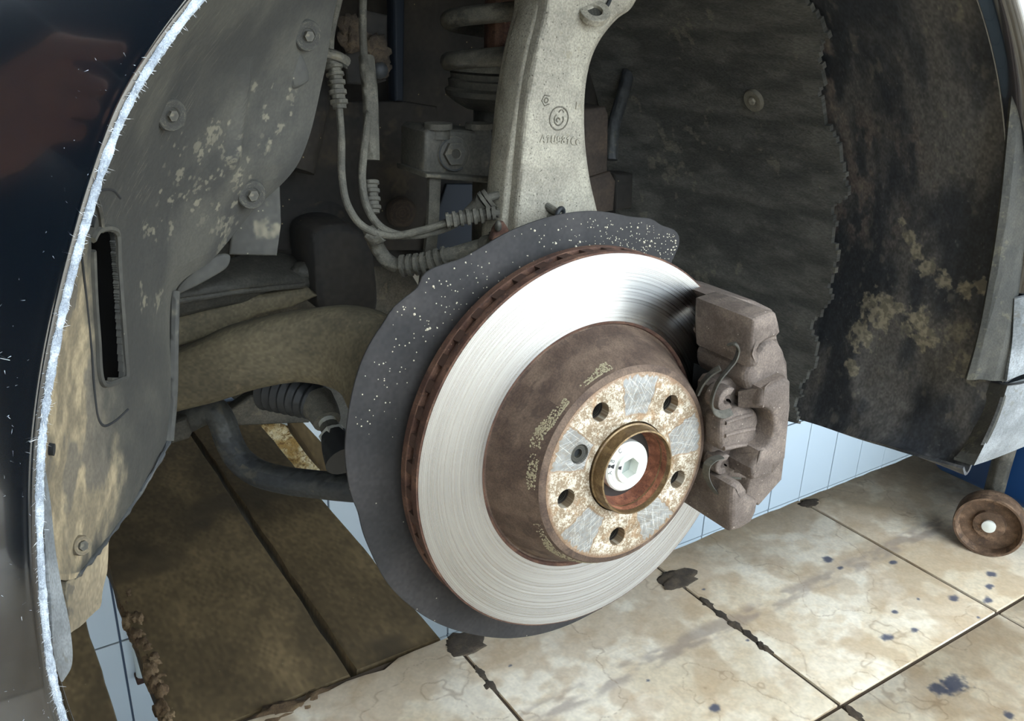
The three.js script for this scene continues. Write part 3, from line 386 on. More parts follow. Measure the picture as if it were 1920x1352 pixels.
// ------------------------------------------------------------------ brake caliper at the trailing side of the disc
const P3 = (u, v, z) => pz(u, v, z);
{
  const base = pz(1400, 990, -0.46);
  const car = thing('caliper_carrier', 'brown iron caliper carrier with two blocks clasping the disc edge', 'caliper carrier', base);
  // upper block
  part(car, 'upper_block', slab([[1412, 599], [1430, 592], [1450, 586], [1459, 588], [1464, 606], [1467, 624], [1458, 634], [1444, 638], [1428, 648], [1420, 662], [1424, 672], [1428, 680], [1420, 690], [1410, 692], [1409, 640]], -0.421, 0.064, 0.005), M.caliper);
  part(car, 'lower_block', slab([[1372, 912], [1380, 906], [1394, 908], [1404, 922], [1400, 930], [1424, 940], [1420, 960], [1410, 982], [1390, 994], [1371, 999], [1370, 950]], -0.421, 0.064, 0.005), M.caliper);
  part(car, 'bridge', slab([[1400, 590], [1440, 590], [1478, 680], [1482, 780], [1468, 900], [1424, 950], [1400, 930], [1440, 780], [1400, 640]], -0.50, 0.07, 0.004), M.caliper);
  part(car, 'rear_arm', slab([[1340, 558], [1352, 553], [1420, 566], [1452, 582], [1460, 640], [1380, 640]], -0.475, 0.07, 0.004), M.caliper);

  const cal = thing('brake_caliper', 'brown rusty brake caliper with ribbed pad back and open window', 'brake caliper', base.clone().setY(0.36));
  const window_ = curveUV([[1426, 764], [1444, 772], [1452, 792], [1450, 815], [1440, 836], [1424, 846]], 20, false);
  part(cal, 'body', slab([[1431, 730], [1448, 722], [1477, 707], [1485, 716], [1484, 760], [1480, 810], [1475, 858], [1468, 868], [1452, 874], [1450, 892], [1432, 898], [1412, 902], [1410, 880], [1418, 866], [1422, 856], [1424, 846], ...window_.slice(0, -1).reverse(), [1427, 750]], -0.419, 0.070, 0.0045), M.caliper);
  part(cal, 'shoulder', slab(curveUV([[1400, 700], [1420, 668], [1436, 642], [1456, 640], [1471, 656], [1477, 684], [1478, 712], [1450, 730], [1424, 742], [1404, 730]], 60), -0.430, 0.058, 0.005), M.caliper);
  part(cal, 'caliper_bridge', slab([[1450, 660], [1478, 690], [1484, 760], [1474, 860], [1448, 890], [1440, 780]], -0.486, 0.07, 0.004), M.caliper);
  const disk = (u, v, r) => Array.from({ length: 24 }, (_, k) => [u + r * Math.cos(k / 24 * 2 * Math.PI), v + r * 1.1 * Math.sin(k / 24 * 2 * Math.PI)]);
  part(cal, 'outer_plate', slab([[1352, 716], [1376, 710], [1402, 704], [1436, 714], [1448, 760], [1450, 840], [1436, 882], [1400, 898], [1372, 896], [1342, 890], [1336, 868], [1337, 790], [1342, 730]], -0.446, 0.022, 0.003, [disk(1366, 752, 10), disk(1360, 872, 8)]), M.caliper);
  // sloping cheeks between the plate and the raised body, above and below the window
  const cheek = (l) => patch([[pz(...l[0]), pz(...l[1])], [pz(...l[2]), pz(...l[3])]].map((r) => [r[0], r[0].clone().lerp(r[1], 0.5), r[1]]), 10, 8, 0.02);
  part(cal, 'upper_cheek', cheek([[1384, 734, -0.439], [1434, 726, -0.4192], [1384, 764, -0.439], [1430, 765, -0.4192]]), M.caliper);
  part(cal, 'lower_cheek', cheek([[1382, 850, -0.439], [1426, 845, -0.4192], [1376, 886, -0.439], [1414, 890, -0.4192]]), M.caliper);
  // C-shaped lugs that hold the spring ends
  const lug = (u, v, ro, ri, a0, a1) => { const p = pz(u, v, -0.436), o = []; for (let k = 0; k <= 30; k++) { const t = lerp(a0, a1, k / 30); o.push(new THREE.Vector2(p.x + ro * Math.cos(t), p.y + ro * Math.sin(t))); } for (let k = 30; k >= 0; k--) { const t = lerp(a0, a1, k / 30); o.push(new THREE.Vector2(p.x + ri * Math.cos(t), p.y + ri * Math.sin(t))); } return slabXY(o, -0.436, 0.016, 0.0012); };
  part(cal, 'upper_lug', lug(1365, 750, 0.0105, 0.0042, 0.9, 5.4), M.caliper);
  part(cal, 'lower_lug', lug(1358, 872, 0.0090, 0.0036, 0.9, 5.2), M.caliper);
  const pad = part(cal, 'pad_back', slab(curveUV([[1356, 784], [1380, 770], [1408, 766], [1420, 774], [1424, 790], [1420, 806], [1422, 818], [1412, 834], [1390, 842], [1356, 846], [1352, 815]], 60), -0.434, 0.02, 0.004), M.caliper);
  for (const [u0, v0, u1, v1] of [[1360, 793, 1408, 778], [1359, 817, 1414, 804], [1357, 841, 1400, 834]]) part(pad, 'rib', tube([pz(u0, v0, -0.4338), pz((u0 + u1) / 2, (v0 + v1) / 2 - 1, -0.4333), pz(u1, v1, -0.4338)], 0.0019, { seg: 12, sides: 8 }), M.caliper);
  part(cal, 'piston_housing', uvBox(toCreasedNormals(new THREE.CylinderGeometry(0.032, 0.034, 0.06, 40).rotateX(Math.PI / 2).translate(0.545, 0.415, -0.585), 0.6)), M.caliper);
  const pads = thing('brake_pad', 'dark friction pad pressed on the disc inside the caliper', 'brake pad', pz(1330, 900, -0.47));
  part(pads, 'backing_plate', slab([[1336, 690], [1400, 690], [1420, 790], [1390, 900], [1316, 900], [1322, 860], [1330, 780]], -0.4715, 0.003, 0.001), M.steel);
  part(pads, 'friction_lining', slab([[1330, 694], [1390, 694], [1410, 790], [1385, 890], [1312, 950], [1304, 930], [1322, 780]], -0.4748, 0.0190, 0.001), M.darkRubber);
  const sp = thing('retaining_spring', 'bent steel retaining spring clipped over the brake caliper', 'spring clip', pz(1350, 930, -0.44));
  const strip = (pts, w = 0.0013) => tube(pts.map(([u, v, z]) => pz(u, v, z)), w, { seg: 60, sides: 10, flat: 3 });
  part(sp, 'upper_arm', strip([[1367, 646, -0.436], [1379, 645, -0.431], [1384, 656, -0.430], [1378, 676, -0.430], [1364, 694, -0.431], [1348, 714, -0.432], [1338, 736, -0.433], [1334, 756, -0.433], [1340, 772, -0.434], [1354, 777, -0.434], [1370, 771, -0.435]]), M.steel);
  part(sp, 'lower_arm', strip([[1352, 857, -0.437], [1336, 862, -0.436], [1326, 872, -0.436], [1324, 890, -0.436], [1332, 910, -0.437], [1346, 928, -0.440], [1355, 942, -0.444], [1354, 954, -0.446]]), M.steel);
  part(sp, 'inner_arm', strip([[1350, 690, -0.448], [1334, 700, -0.452], [1318, 718, -0.456], [1308, 738, -0.458]], 0.0018), M.steel);
}

// ------------------------------------------------------------------ suspension upright, damper, arms
const kn = thing('steering_knuckle', 'pale cast alloy knuckle arm rising behind the splash shield', 'steering knuckle', pz(1040, 400, -0.60).setY(0.41));
{
  const outer = curveUV([[1022, -60], [1010, 10], [988, 90], [972, 180], [960, 260], [950, 330], [944, 400], [938, 470], [1000, 520], [1100, 520], [1140, 470], [1122, 396], [1108, 335], [1099, 260], [1099, 180], [1106, 130], [1117, 96], [1134, 66], [1160, 36], [1186, 16], [1200, -20], [1180, -60], [1100, -70]], 140);
  const mid = curveUV([[1038, -60], [1026, 20], [1006, 100], [990, 190], [980, 280], [974, 350], [968, 420], [970, 480], [1020, 515], [1100, 510], [1136, 465], [1120, 396], [1106, 335], [1097, 260], [1097, 180], [1104, 128], [1116, 94], [1132, 64], [1158, 34], [1184, 14], [1196, -20], [1170, -58], [1100, -66]], 140);
  part(kn, 'arm', slab(mid, -0.592, 0.05, 0.004), M.alloy);
  part(kn, 'rear_web', slab(outer, -0.604, 0.03, 0.003), M.alloy);
  part(kn, 'bearing_carrier', uvBox(toCreasedNormals(cyl(0.07, 0.062, 0.07, 48).translate(0.414, 0.40, -0.575), 0.5)), M.alloy);
  part(kn, 'lower_leg', beam([{ top: V3(0.36, 0.40, -0.60), bot: V3(0.47, 0.40, -0.60), w: 0.05 }, { top: V3(0.37, 0.33, -0.605), bot: V3(0.45, 0.33, -0.605), w: 0.045 }, { top: V3(0.385, 0.27, -0.61), bot: V3(0.435, 0.27, -0.61), w: 0.04 }], 20), M.alloy);
  const jb = pz(1113, 30, -0.590);
  const cup = part(kn, 'ball_joint_seat', at(ring(0.006, 0.0125, 0.006, 0.001), jb, V3(-0.25, 0.75, 0.6)), M.alloy);
  part(cup, 'joint_stud', at(cyl(0.0085, 0.0085, 0.004).translate(0, 0, 0.001), jb, V3(-0.25, 0.75, 0.6)), M.steel);
  part(kn, 'clamp_slot', tube([pz(1130, 20, -0.5905), pz(1140, 8, -0.5905), pz(1150, -20, -0.5905)], 0.0016, { seg: 10 }), M.blackPlasticHoleShade);  // solid black strip painted as the shade in the slot
  const font = await new FontLoader().loadAsync('fonts/droid/droid_sans_bold.typeface.json');
  const flatText = (s, size, u, v, rot = 0) => { const p = pz(u, v, -0.5918), g = new TextGeometry(s, { font, size, depth: 0.0009, bevelEnabled: false, curveSegments: 4 }); return g.center().rotateZ(rot).translate(p.x, p.y, -0.5916); };
  part(kn, 'cast_lettering', flatText('A1U981Cc', 0.0062, 1050, 262, -0.10), M.alloy);
  part(kn, 'cast_lettering', flatText('L', 0.0058, 1083, 198, -0.05), M.alloy);
  const cp = pz(1048, 222, -0.592); part(kn, 'cast_emblem', merge([new THREE.TorusGeometry(0.0092, 0.00065, 6, 40).translate(cp.x, cp.y, -0.5918), new THREE.TorusGeometry(0.0045, 0.0006, 6, 24, 4.6).rotateZ(2.2).translate(cp.x - 0.0002, cp.y - 0.0008, -0.5918), new THREE.TorusGeometry(0.0016, 0.0006, 6, 16, 4.4).translate(cp.x - 0.0008, cp.y - 0.0012, -0.5918), new THREE.TorusGeometry(0.0022, 0.0005, 6, 16, 3.1).translate(cp.x + 0.002, cp.y + 0.0045, -0.5918)]), M.alloy);
  const dp = pz(1024, 188, -0.592); part(kn, 'cast_emblem', merge([new THREE.TorusGeometry(0.0044, 0.0005, 4, 4, 4.8).rotateZ(0.78).translate(dp.x, dp.y, -0.5918), new THREE.TorusGeometry(0.0018, 0.0005, 6, 16).translate(dp.x, dp.y, -0.5918)]), M.alloy);
}
const SZ = -0.75, axisX = pz(941, 200, SZ).x;           // damper axis
{
  const topY = 1.05, c = V3(axisX, 0, SZ), d = thing('shock_absorber', 'dusty dark shock absorber tube with ringed spring seat', 'shock absorber', V3(axisX, 0.32, SZ));
  const yv = (v) => pz(941, v, SZ).y, rOf = (w) => pz(941 + w, 200, SZ).x - axisX;
  const up = (prof) => uvBox(toCreasedNormals(new THREE.LatheGeometry(prof.map(([r, y]) => new THREE.Vector2(r, y)), 64).translate(axisX, 0, SZ), 0.5));
  const rT = 0.028, rS = 0.055;
  part(d, 'damper_tube', up([[0, yv(452)], [rT, yv(450)], [rT, yv(172)], [0.022, yv(165)], [0.022, yv(120)]]), M.steel);
  part(d, 'rusty_sleeve', up([[0.0175, yv(130)], [0.0185, yv(120)], [0.0185, topY], [0, topY]]), M.rust, 'rust red inner damper sleeve');
  part(d, 'spring_seat', up([[rT, yv(205)], [0.036, yv(203)], [0.046, yv(192)], [rS, yv(178)], [rS + 0.001, yv(168)], [rS - 0.003, yv(163)], [rS - 0.002, yv(150)], [rS - 0.005, yv(147)], [rS - 0.004, yv(137)], [rS - 0.012, yv(128)], [0.03, yv(122)], [0.02, yv(120)]]), M.steel);
  part(d, 'seat_rubber', up([[0.03, yv(122)], [0.050, yv(124)], [0.0535, yv(132)], [0.05, yv(112)], [0.036, yv(104)], [0.03, yv(104)]]), M.rubber);
  // clamp bracket with bolts
  const cl = thing('damper_clamp', 'dirty steel clamp bracket bolted round the shock absorber', 'bracket', pz(860, 340, -0.715));
  part(cl, 'bracket_plate', slab([[797, 248], [806, 240], [900, 246], [966, 252], [962, 340], [806, 333], [796, 322]], -0.700, 0.05, 0.004), M.steel);
  part(cl, 'bottom_lip', slab([[798, 324], [962, 336], [962, 348], [800, 334]], -0.690, 0.06, 0.002), M.steel);
  for (const u of [822, 898]) part(cl, 'washer', uvBox(toCreasedNormals(new THREE.CylinderGeometry(0.0125, 0.0125, 0.005, 32).translate(...pz(u, 236, -0.705).toArray()), 0.5)), M.rubber);
  for (const u of [822, 898]) part(cl, 'boss', uvBox(new THREE.CylinderGeometry(0.0105, 0.0115, 0.012, 24).translate(...pz(u, 246, -0.708).toArray())), M.steel);
  const b = pz(849, 288, -0.700), bn = V3(-0.1, 0.1, 1); const bolt = part(cl, 'bolt', at(ring(0.006, 0.0155, 0.003, 0.0008), b, bn), M.steel); part(bolt, 'rim_glint_arc', at(new THREE.TorusGeometry(0.0145, 0.0009, 8, 40, 3.4).rotateZ(1.9), b.clone().add(V3(0, 0, 0.003)), bn), M.bar); part(bolt, 'bolt_head', at(hexNut(0.011, 0.008, 0.004), b, bn), M.steel); part(bolt, 'bolt_end', at(cyl(0.0042, 0.004, 0.012), b, bn), M.steel);  // partial ring arc added in place of a glint on the bolt rim
  part(cl, 'drop_strap', beam([{ top: pz(803, 330, -0.70), bot: pz(825, 330, -0.70), w: 0.006 }, { top: pz(799, 430, -0.70), bot: pz(820, 430, -0.70), w: 0.006 }, { top: pz(785, 540, -0.70), bot: pz(808, 540, -0.70), w: 0.006 }], 12, 12, 0.3), M.rubber);
  const s = thing('coil_spring', 'dusty grey coil spring wound round the shock absorber', 'coil spring', V3(axisX, yv(130), SZ));
  const fr = V3(-0.514, 0, 0.858), rg = V3(0.858, 0, 0.514), pitch = yv(22) - yv(100), pts = [];
  for (let i = 0; i <= 200; i++) { const t = lerp(-2.2, 21, i / 200), y = Math.max(yv(118), yv(100) + pitch * (t - Math.PI / 2) / (2 * Math.PI)), r = 0.052; pts.push(V3(axisX, y, SZ).addScaledVector(rg, -r * Math.cos(t)).addScaledVector(fr, r * Math.sin(t))); }
  part(s, 'coil', tube(pts, 0.0085, { seg: 300, sides: 14 }), M.rubber);
}
{
  const a = thing('control_arm', 'thick arched brown control arm running behind the splash shield', 'control arm', pz(500, 760, -0.74));
  const st = [[300, 668, 300, 790, -0.84, .05], [345, 650, 340, 768, -0.82, .05], [420, 615, 425, 744, -0.79, .05], [500, 594, 498, 722, -0.76, .05], [580, 580, 570, 712, -0.73, .05], [650, 574, 632, 722, -0.70, .05], [710, 588, 668, 748, -0.67, .05], [745, 625, 690, 800, -0.645, .05], [775, 700, 720, 850, -0.63, .045]];
  part(a, 'arm', beam(st.map(([u, v, u2, v2, z, w]) => ({ top: pz(u, v, z), bot: pz(u2, v2, z), w })), 60, 28, 0.55), M.arm);
  part(a, 'ball_joint', lump(V3(0.40, 0.33, -0.622), 0.03, 0.05, V3(1, 1, 0.8), 1, 3), M.steel);
  const b = thing('stabiliser_bar', 'black curved stabiliser bar sweeping above the planks', 'stabiliser bar', pz(560, 930, -0.78));
  part(b, 'bar', tube([[300, 800, -0.92], [340, 792, -0.90], [375, 775, -0.885], [400, 768, -0.875], [416, 790, -0.865], [428, 824, -0.855], [446, 858, -0.84], [478, 884, -0.82], [530, 900, -0.79], [590, 908, -0.76], [650, 914, -0.73], [720, 918, -0.70]].map((q) => pz(...q)), 0.0145, { seg: 100, sides: 20 }), M.bar);
  part(b, 'bush_clamp', slab([[318, 796], [352, 782], [362, 812], [356, 824], [322, 834], [314, 820]], -0.875, 0.05, 0.004), M.steel);
  const t = thing('tie_rod', 'ribbed rubber boot and tie rod with a bright lock nut', 'tie rod', pz(610, 830, -0.70));
  const q0 = pz(512, 716, -0.80), q1 = pz(598, 756, -0.75), q2 = pz(640, 850, -0.69), along = (p, q, k) => p.clone().lerp(q, k);
  part(t, 'boot', tube([q0, along(q0, q1, 0.5), q1], (k) => lerp(0.028, 0.017, k) * (1 + 0.09 * Math.sin(k * 44)), { seg: 120, sides: 24 }), M.darkRubber);
  part(t, 'boot_neck', tube([along(q1, q0, 0.06), along(q1, q2, 0.18), along(q1, q2, 0.38)], (k) => lerp(0.018, 0.0135, k), { seg: 12, sides: 20 }), M.rubber);
  part(t, 'rod', tube([along(q1, q2, 0.3), along(q1, q2, 0.62)], 0.0085, { seg: 4, sides: 16 }), M.bright);
  part(t, 'rod_dirt_sleeve', tube([along(q1, q2, 0.46), along(q1, q2, 0.56)], 0.0092, { seg: 4, sides: 16 }), M.steel);
  const ndir = q2.clone().sub(q1).normalize(); part(t, 'lock_nut', at(hexNut(0.0135, 0.012), along(q1, q2, 0.60), ndir), M.bright);
  part(t, 'rod_end', tube([along(q1, q2, 0.66), along(q1, q2, 0.85), along(q1, q2, 1.15)], (k) => 0.0125 + 0.006 * k, { seg: 12, sides: 20 }), M.darkRubber);
}

// ------------------------------------------------------------------ front wheel arch liner
const inPoly = (poly, x, y) => { let c = false; for (let i = 0, j = poly.length - 1; i < poly.length; j = i++) { const [a, b] = poly[i], [d, e] = poly[j]; if ((b > y) !== (e > y) && x < (d - a) * (y - b) / (e - b) + a) c = !c; } return c; };
const toUV = (p) => { const q = p.clone().sub(EYE), z = q.dot(FWD); return [960 + F * q.dot(RIGHT) / z, 676 + F * q.dot(DOWN) / z]; };
function fastener(parent, name, h, rw, rb, mat = M.liner, bmat = M.steel, dome = 0.0025) {
  const w = part(parent, name, at(toCreasedNormals(lathe([[rw, -0.001], [rw, dome * 0.5], [rw * 0.92, dome], [rw * 0.5, dome * 0.9], [rb * 1.25, dome * 0.7], [0, dome * 0.7]], 40), 0.5), h.p, h.n), mat);
  part(w, 'bolt_head', at(toCreasedNormals(hexNut(rb, rb * 0.9), 0.5), h.p.clone().addScaledVector(h.n, dome * 0.5), h.n), bmat); return w;
}
{
  const L = thing('wheel_arch_liner', 'mud-splashed grey plastic liner at the front of the wheel arch with a duct slot', 'wheel arch liner', pz(200, 1040, -0.42));
  const R = (...l) => l.map((q) => pz(...q));
  const net = [
    R([430, -150, -.376], [505, -150, -.47], [595, -150, -.535], [690, -150, -.59]), R([343, 0, -.378], [430, 0, -.475], [530, 0, -.54], [632, 0, -.59]), R([245, 140, -.378], [345, 140, -.475], [470, 140, -.545], [608, 140, -.59]),
    R([175, 300, -.378], [262, 300, -.465], [400, 305, -.535], [560, 305, -.585]), R([147, 385, -.378], [215, 385, -.45], [330, 390, -.52], [475, 395, -.58]), R([128, 460, -.378], [185, 460, -.435], [280, 462, -.50], [400, 485, -.565]),
    R([104, 550, -.378], [160, 550, -.42], [245, 550, -.475], [328, 550, -.54]), R([80, 700, -.378], [140, 700, -.415], [230, 700, -.465], [324, 700, -.53]), R([66, 830, -.378], [130, 830, -.41], [220, 830, -.46], [316, 828, -.52]),
    R([62, 930, -.378], [108, 930, -.405], [185, 930, -.44], [258, 930, -.49]), R([66, 1010, -.378], [98, 1015, -.40], [150, 1015, -.425], [205, 1006, -.46]), R([84, 1080, -.380], [100, 1085, -.395], [122, 1088, -.41], [142, 1084, -.425])];
  const slot = [[170, 445], [180, 437], [208, 433], [216, 442], [224, 560], [231, 690], [232, 706], [194, 716], [190, 700], [178, 580]];
  const probe = new THREE.Mesh(patch(net, 40, 70, 0.0025), M.liner); probe.updateMatrixWorld();
  const st = (u, v) => { caster.set(EYE, ray(u, v).normalize()); M.liner.side = THREE.DoubleSide; const h = caster.intersectObject(probe)[0]; M.liner.side = THREE.FrontSide; return h ? [h.uv.x, h.uv.y] : [0, 0]; };
  // dried splashes, tan mud beside the fender edge and on the lower part, fine streaks thrown up by the tyre
  const keepSeed = seed; seed = 77; const splash = [];
  for (const [u, v, n, w] of [[400, 270, 26, 60], [350, 350, 30, 60], [430, 330, 26, 60], [300, 430, 12, 40], [330, 260, 10, 50], [500, 200, 12, 60], [290, 560, 10, 40], [500, 270, 6, 20], [420, 420, 22, 50]]) for (let i = 0; i < n; i++) { const [a, b] = st(u + (rnd() + rnd() - 1) * w, v + (rnd() + rnd() - 1) * w); splash.push([a, b, rr(0.0006, 0.0016) * (rnd() < 0.25 ? 3 : 1.2), rr(0.3, 0.9)]); }
  const streaks = []; for (let i = 0; i < 130; i++) { const v = rr(20, 420), lip0 = 340 - v * 0.75 + v * v * 0.00062, [a, b] = st(lip0 + rr(12, 150), v), [c, d] = st(lip0 + rr(12, 150) + 6, v - 10); streaks.push([a, b, rr(0.002, 0.009), rr(0.0003, 0.0007)]); } seed = keepSeed;
  const tanLine = [[150, 400], [163, 560], [176, 700], [190, 830], [225, 890], [215, 940], [185, 1000], [150, 1050], [126, 1074]].map((q) => st(...q)).filter((q) => q[1] > 0), SW = 0.46, TH = 1.05;
  const tanW = (t) => { for (let i = 0; i < tanLine.length - 1; i++) if (t >= tanLine[i][1] && t <= tanLine[i + 1][1]) return lerp(tanLine[i][0], tanLine[i + 1][0], (t - tanLine[i][1]) / (tanLine[i + 1][1] - tanLine[i][1])); return t < tanLine[0][1] ? tanLine[0][0] * sm(tanLine[0][1] - 0.03, tanLine[0][1], t) : tanLine[tanLine.length - 1][0] + 0.06; };
  const LW = 768, LH = 1536, ink = new Float32Array(LW * LH);
  for (const [a, b, r, k] of splash) { const R0 = r * 1.6; for (let y = Math.floor((b - R0) / TH * LH); y <= (b + R0) / TH * LH; y++) for (let x = Math.floor((a - R0) / SW * LW); x <= (a + R0) / SW * LW; x++) { if (x < 0 || y < 0 || x >= LW || y >= LH) continue; const s0 = x / LW * SW, t0 = y / LH * TH, d = Math.hypot(s0 - a, t0 - b) / r, m = k * sm(1.1, 0.7, d + 3 * (fbm(s0 * 420, t0 * 500, 0, 3) - 0.5)); ink[y * LW + x] = Math.max(ink[y * LW + x], m); } }
  for (const [a, b, len, w] of streaks) for (let q = -1; q <= 1; q += 0.02) { const x = Math.round((a + q * len * 0.45) / SW * LW), y = Math.round((b - q * len) / TH * LH); if (x >= 0 && y >= 0 && x < LW && y < LH) ink[y * LW + x] = Math.max(ink[y * LW + x], 0.55 * (1 - Math.abs(q))); }
  const linerMap = texture(LW, LH, (u, v, x, y) => { const s0 = u * SW, t0 = v * TH, a = fbm(s0 * 26, t0 * 26, 0, 4), f = noise(s0 * 900, t0 * 900), g = fbm(s0 * 120 + 5, t0 * 70, 0, 3); let c = mixc([43, 42, 38], [61, 59, 52], sm(0.3, 0.7, a)); const k = 0.9 + 0.18 * f; c = [c[0] * k, c[1] * k, c[2] * k];
    const w = tanW(t0), tan = sm(0.03, -0.02, s0 - w + 0.05 * (fbm(s0 * 130, t0 * 100, 0, 5) - 0.5)) * sm(tanLine[0][1] - 0.02, tanLine[0][1] + 0.02, t0); let m = mixc([104, 94, 76], [142, 128, 102], sm(0.3, 0.7, g)); m = mixc(m, [74, 70, 64], 0.7 * sm(0.56, 0.66, fbm(s0 * 45 + 9, t0 * 25, 0, 4))); c = mixc(c, [m[0] * k, m[1] * k, m[2] * k], tan);
    c = mixc(c, [136, 128, 106], ink[y * LW + x] * 0.62); return c; });
  linerMap.repeat.set(1 / SW, 1 / TH); const linerMat = new THREE.MeshStandardMaterial({ map: linerMap, bumpMap: M.liner.bumpMap, bumpScale: 0.0005, roughness: 0.78 }); linerMat.name = 'splashed_liner';
  const body = part(L, 'liner_shell', patch(net, 150, 260, 0.0025, { hole: (a, b, p) => { const [u, v] = toUV(p); return inPoly(slot, u, v); }, bump: (s, t, p) => { const [u, v] = toUV(p); return 0.004 * sm(14, 0, Math.abs(u - 458 + (v - 140) * 0.12)) * sm(110, 150, v) * sm(330, 290, v) + 0.0012 * (fbm(s * 18, t * 18, 0, 3) - 0.5); } }), linerMat);
  // the duct behind the slot
  part(L, 'air_duct', slab([[160, 420], [230, 420], [246, 730], [186, 735]], -0.52, 0.03, 0.002), M.blackPlasticHoleShade);
  const H = (u, v) => hit(probe, u, v), on = (l, lift = 0) => l.map(([u, v]) => { const h = H(u, v); return h.p.addScaledVector(h.n, lift); });
  part(L, 'duct_frame', tube([...on([[172, 450], [181, 434], [209, 429], [219, 440]], .0004), ...on([[222, 500], [228, 580], [234, 660], [236, 706], [226, 712], [194, 720], [187, 706], [182, 640], [176, 560], [172, 470]], .0004)], 0.0016, { seg: 140, sides: 6 }), M.liner);
  part(L, 'panel_seam', tube(on([[144, 395], [158, 374], [176, 362], [212, 357], [226, 372]], -0.0002), 0.0007, { seg: 60, sides: 6 }), M.blackPlasticHoleShade);
  part(L, 'panel_seam', tube(on([[143, 410], [152, 470], [162, 560], [172, 660], [178, 740], [184, 782], [194, 798], [215, 790], [240, 768]], -0.0002), 0.0008, { seg: 90, sides: 6 }), M.blackPlasticHoleShade);
  part(L, 'duct_rib', tube(on([[178, 372], [186, 400], [190, 432]], 0.0004), 0.0015, { seg: 20, sides: 6 }), M.liner);
  for (const [u, v, rw, rb] of [[314, 212, .0085, .0028], [572, 65, .0098, .0034], [468, 362, .0098, .0036], [145, 1022, .0050, .0026]]) { const h = H(u, v); if (h) { h.n.multiplyScalar(0.5).addScaledVector(EYE.clone().sub(h.p).normalize(), 0.5).normalize(); h.p.addScaledVector(h.n, 0.002); fastener(L, 'liner_fastener', h, rw, rb, u < 200 ? M.linerTan : M.liner); } }
  for (const [u, v] of [[170, 412], [93, 842]]) { const h = H(u, v); if (h) part(L, 'clip_hole', at(new THREE.CylinderGeometry(0.0014, 0.0014, 0.004, 12).rotateX(Math.PI / 2).scale(1, 2.2, 1), h.p, h.n), M.blackPlasticHoleShade); }  // black ovals paint the shade of small holes
  // raised pocket and flap at the inner edge
  part(L, 'inner_flap', slab(curveUV([[536, 100], [560, 92], [572, 110], [582, 150], [572, 160], [548, 168], [538, 140]], 40), -0.572, 0.012, 0.003), M.liner);
  part(L, 'lower_panel', slab([[440, 316], [524, 308], [528, 420], [520, 480], [430, 478], [438, 400]], -0.61, 0.004, 0.0015), M.liner);
  part(L, 'lower_flange', slab(curveUV([[330, 545], [372, 500], [412, 478], [432, 480], [428, 500], [400, 520], [352, 545], [332, 552]], 40), -0.57, 0.004, 0.0015), M.liner);
  part(L, 'fold_edge', tube([[328, 545, -.538], [326, 640, -.532], [324, 740, -.528], [317, 826, -.52]].map((q) => pz(...q)), 0.003, { seg: 30, sides: 8 }), M.liner);
  part(L, 'bottom_trim', tube([[317, 826, -.52], [300, 862, -.507], [258, 930, -.49], [205, 1006, -.46], [170, 1050, -.44], [140, 1084, -.425]].map((q) => pz(...q)), (k) => 0.0007 + 0.0014 * noise(k * 40, 2), { seg: 90, sides: 8 }), M.bar);
  // undertray below
  const U = thing('undertray', 'mud-coated undertray plate hanging below the arch liner', 'undertray', pz(150, 1150, -0.44));
  part(U, 'plate', patch([R([128, 1092, -.415], [160, 1062, -.44], [204, 1012, -.47]), R([124, 1120, -.415], [160, 1100, -.44], [200, 1066, -.47]), R([126, 1150, -.415], [155, 1130, -.44], [192, 1100, -.47]), R([130, 1188, -.415], [150, 1172, -.435], [186, 1140, -.465])], 20, 24, 0.004, { bump: (s, t) => 0.003 * (fbm(s * 50, t * 50, 0, 3) - 0.5) }), M.linerTan);
}

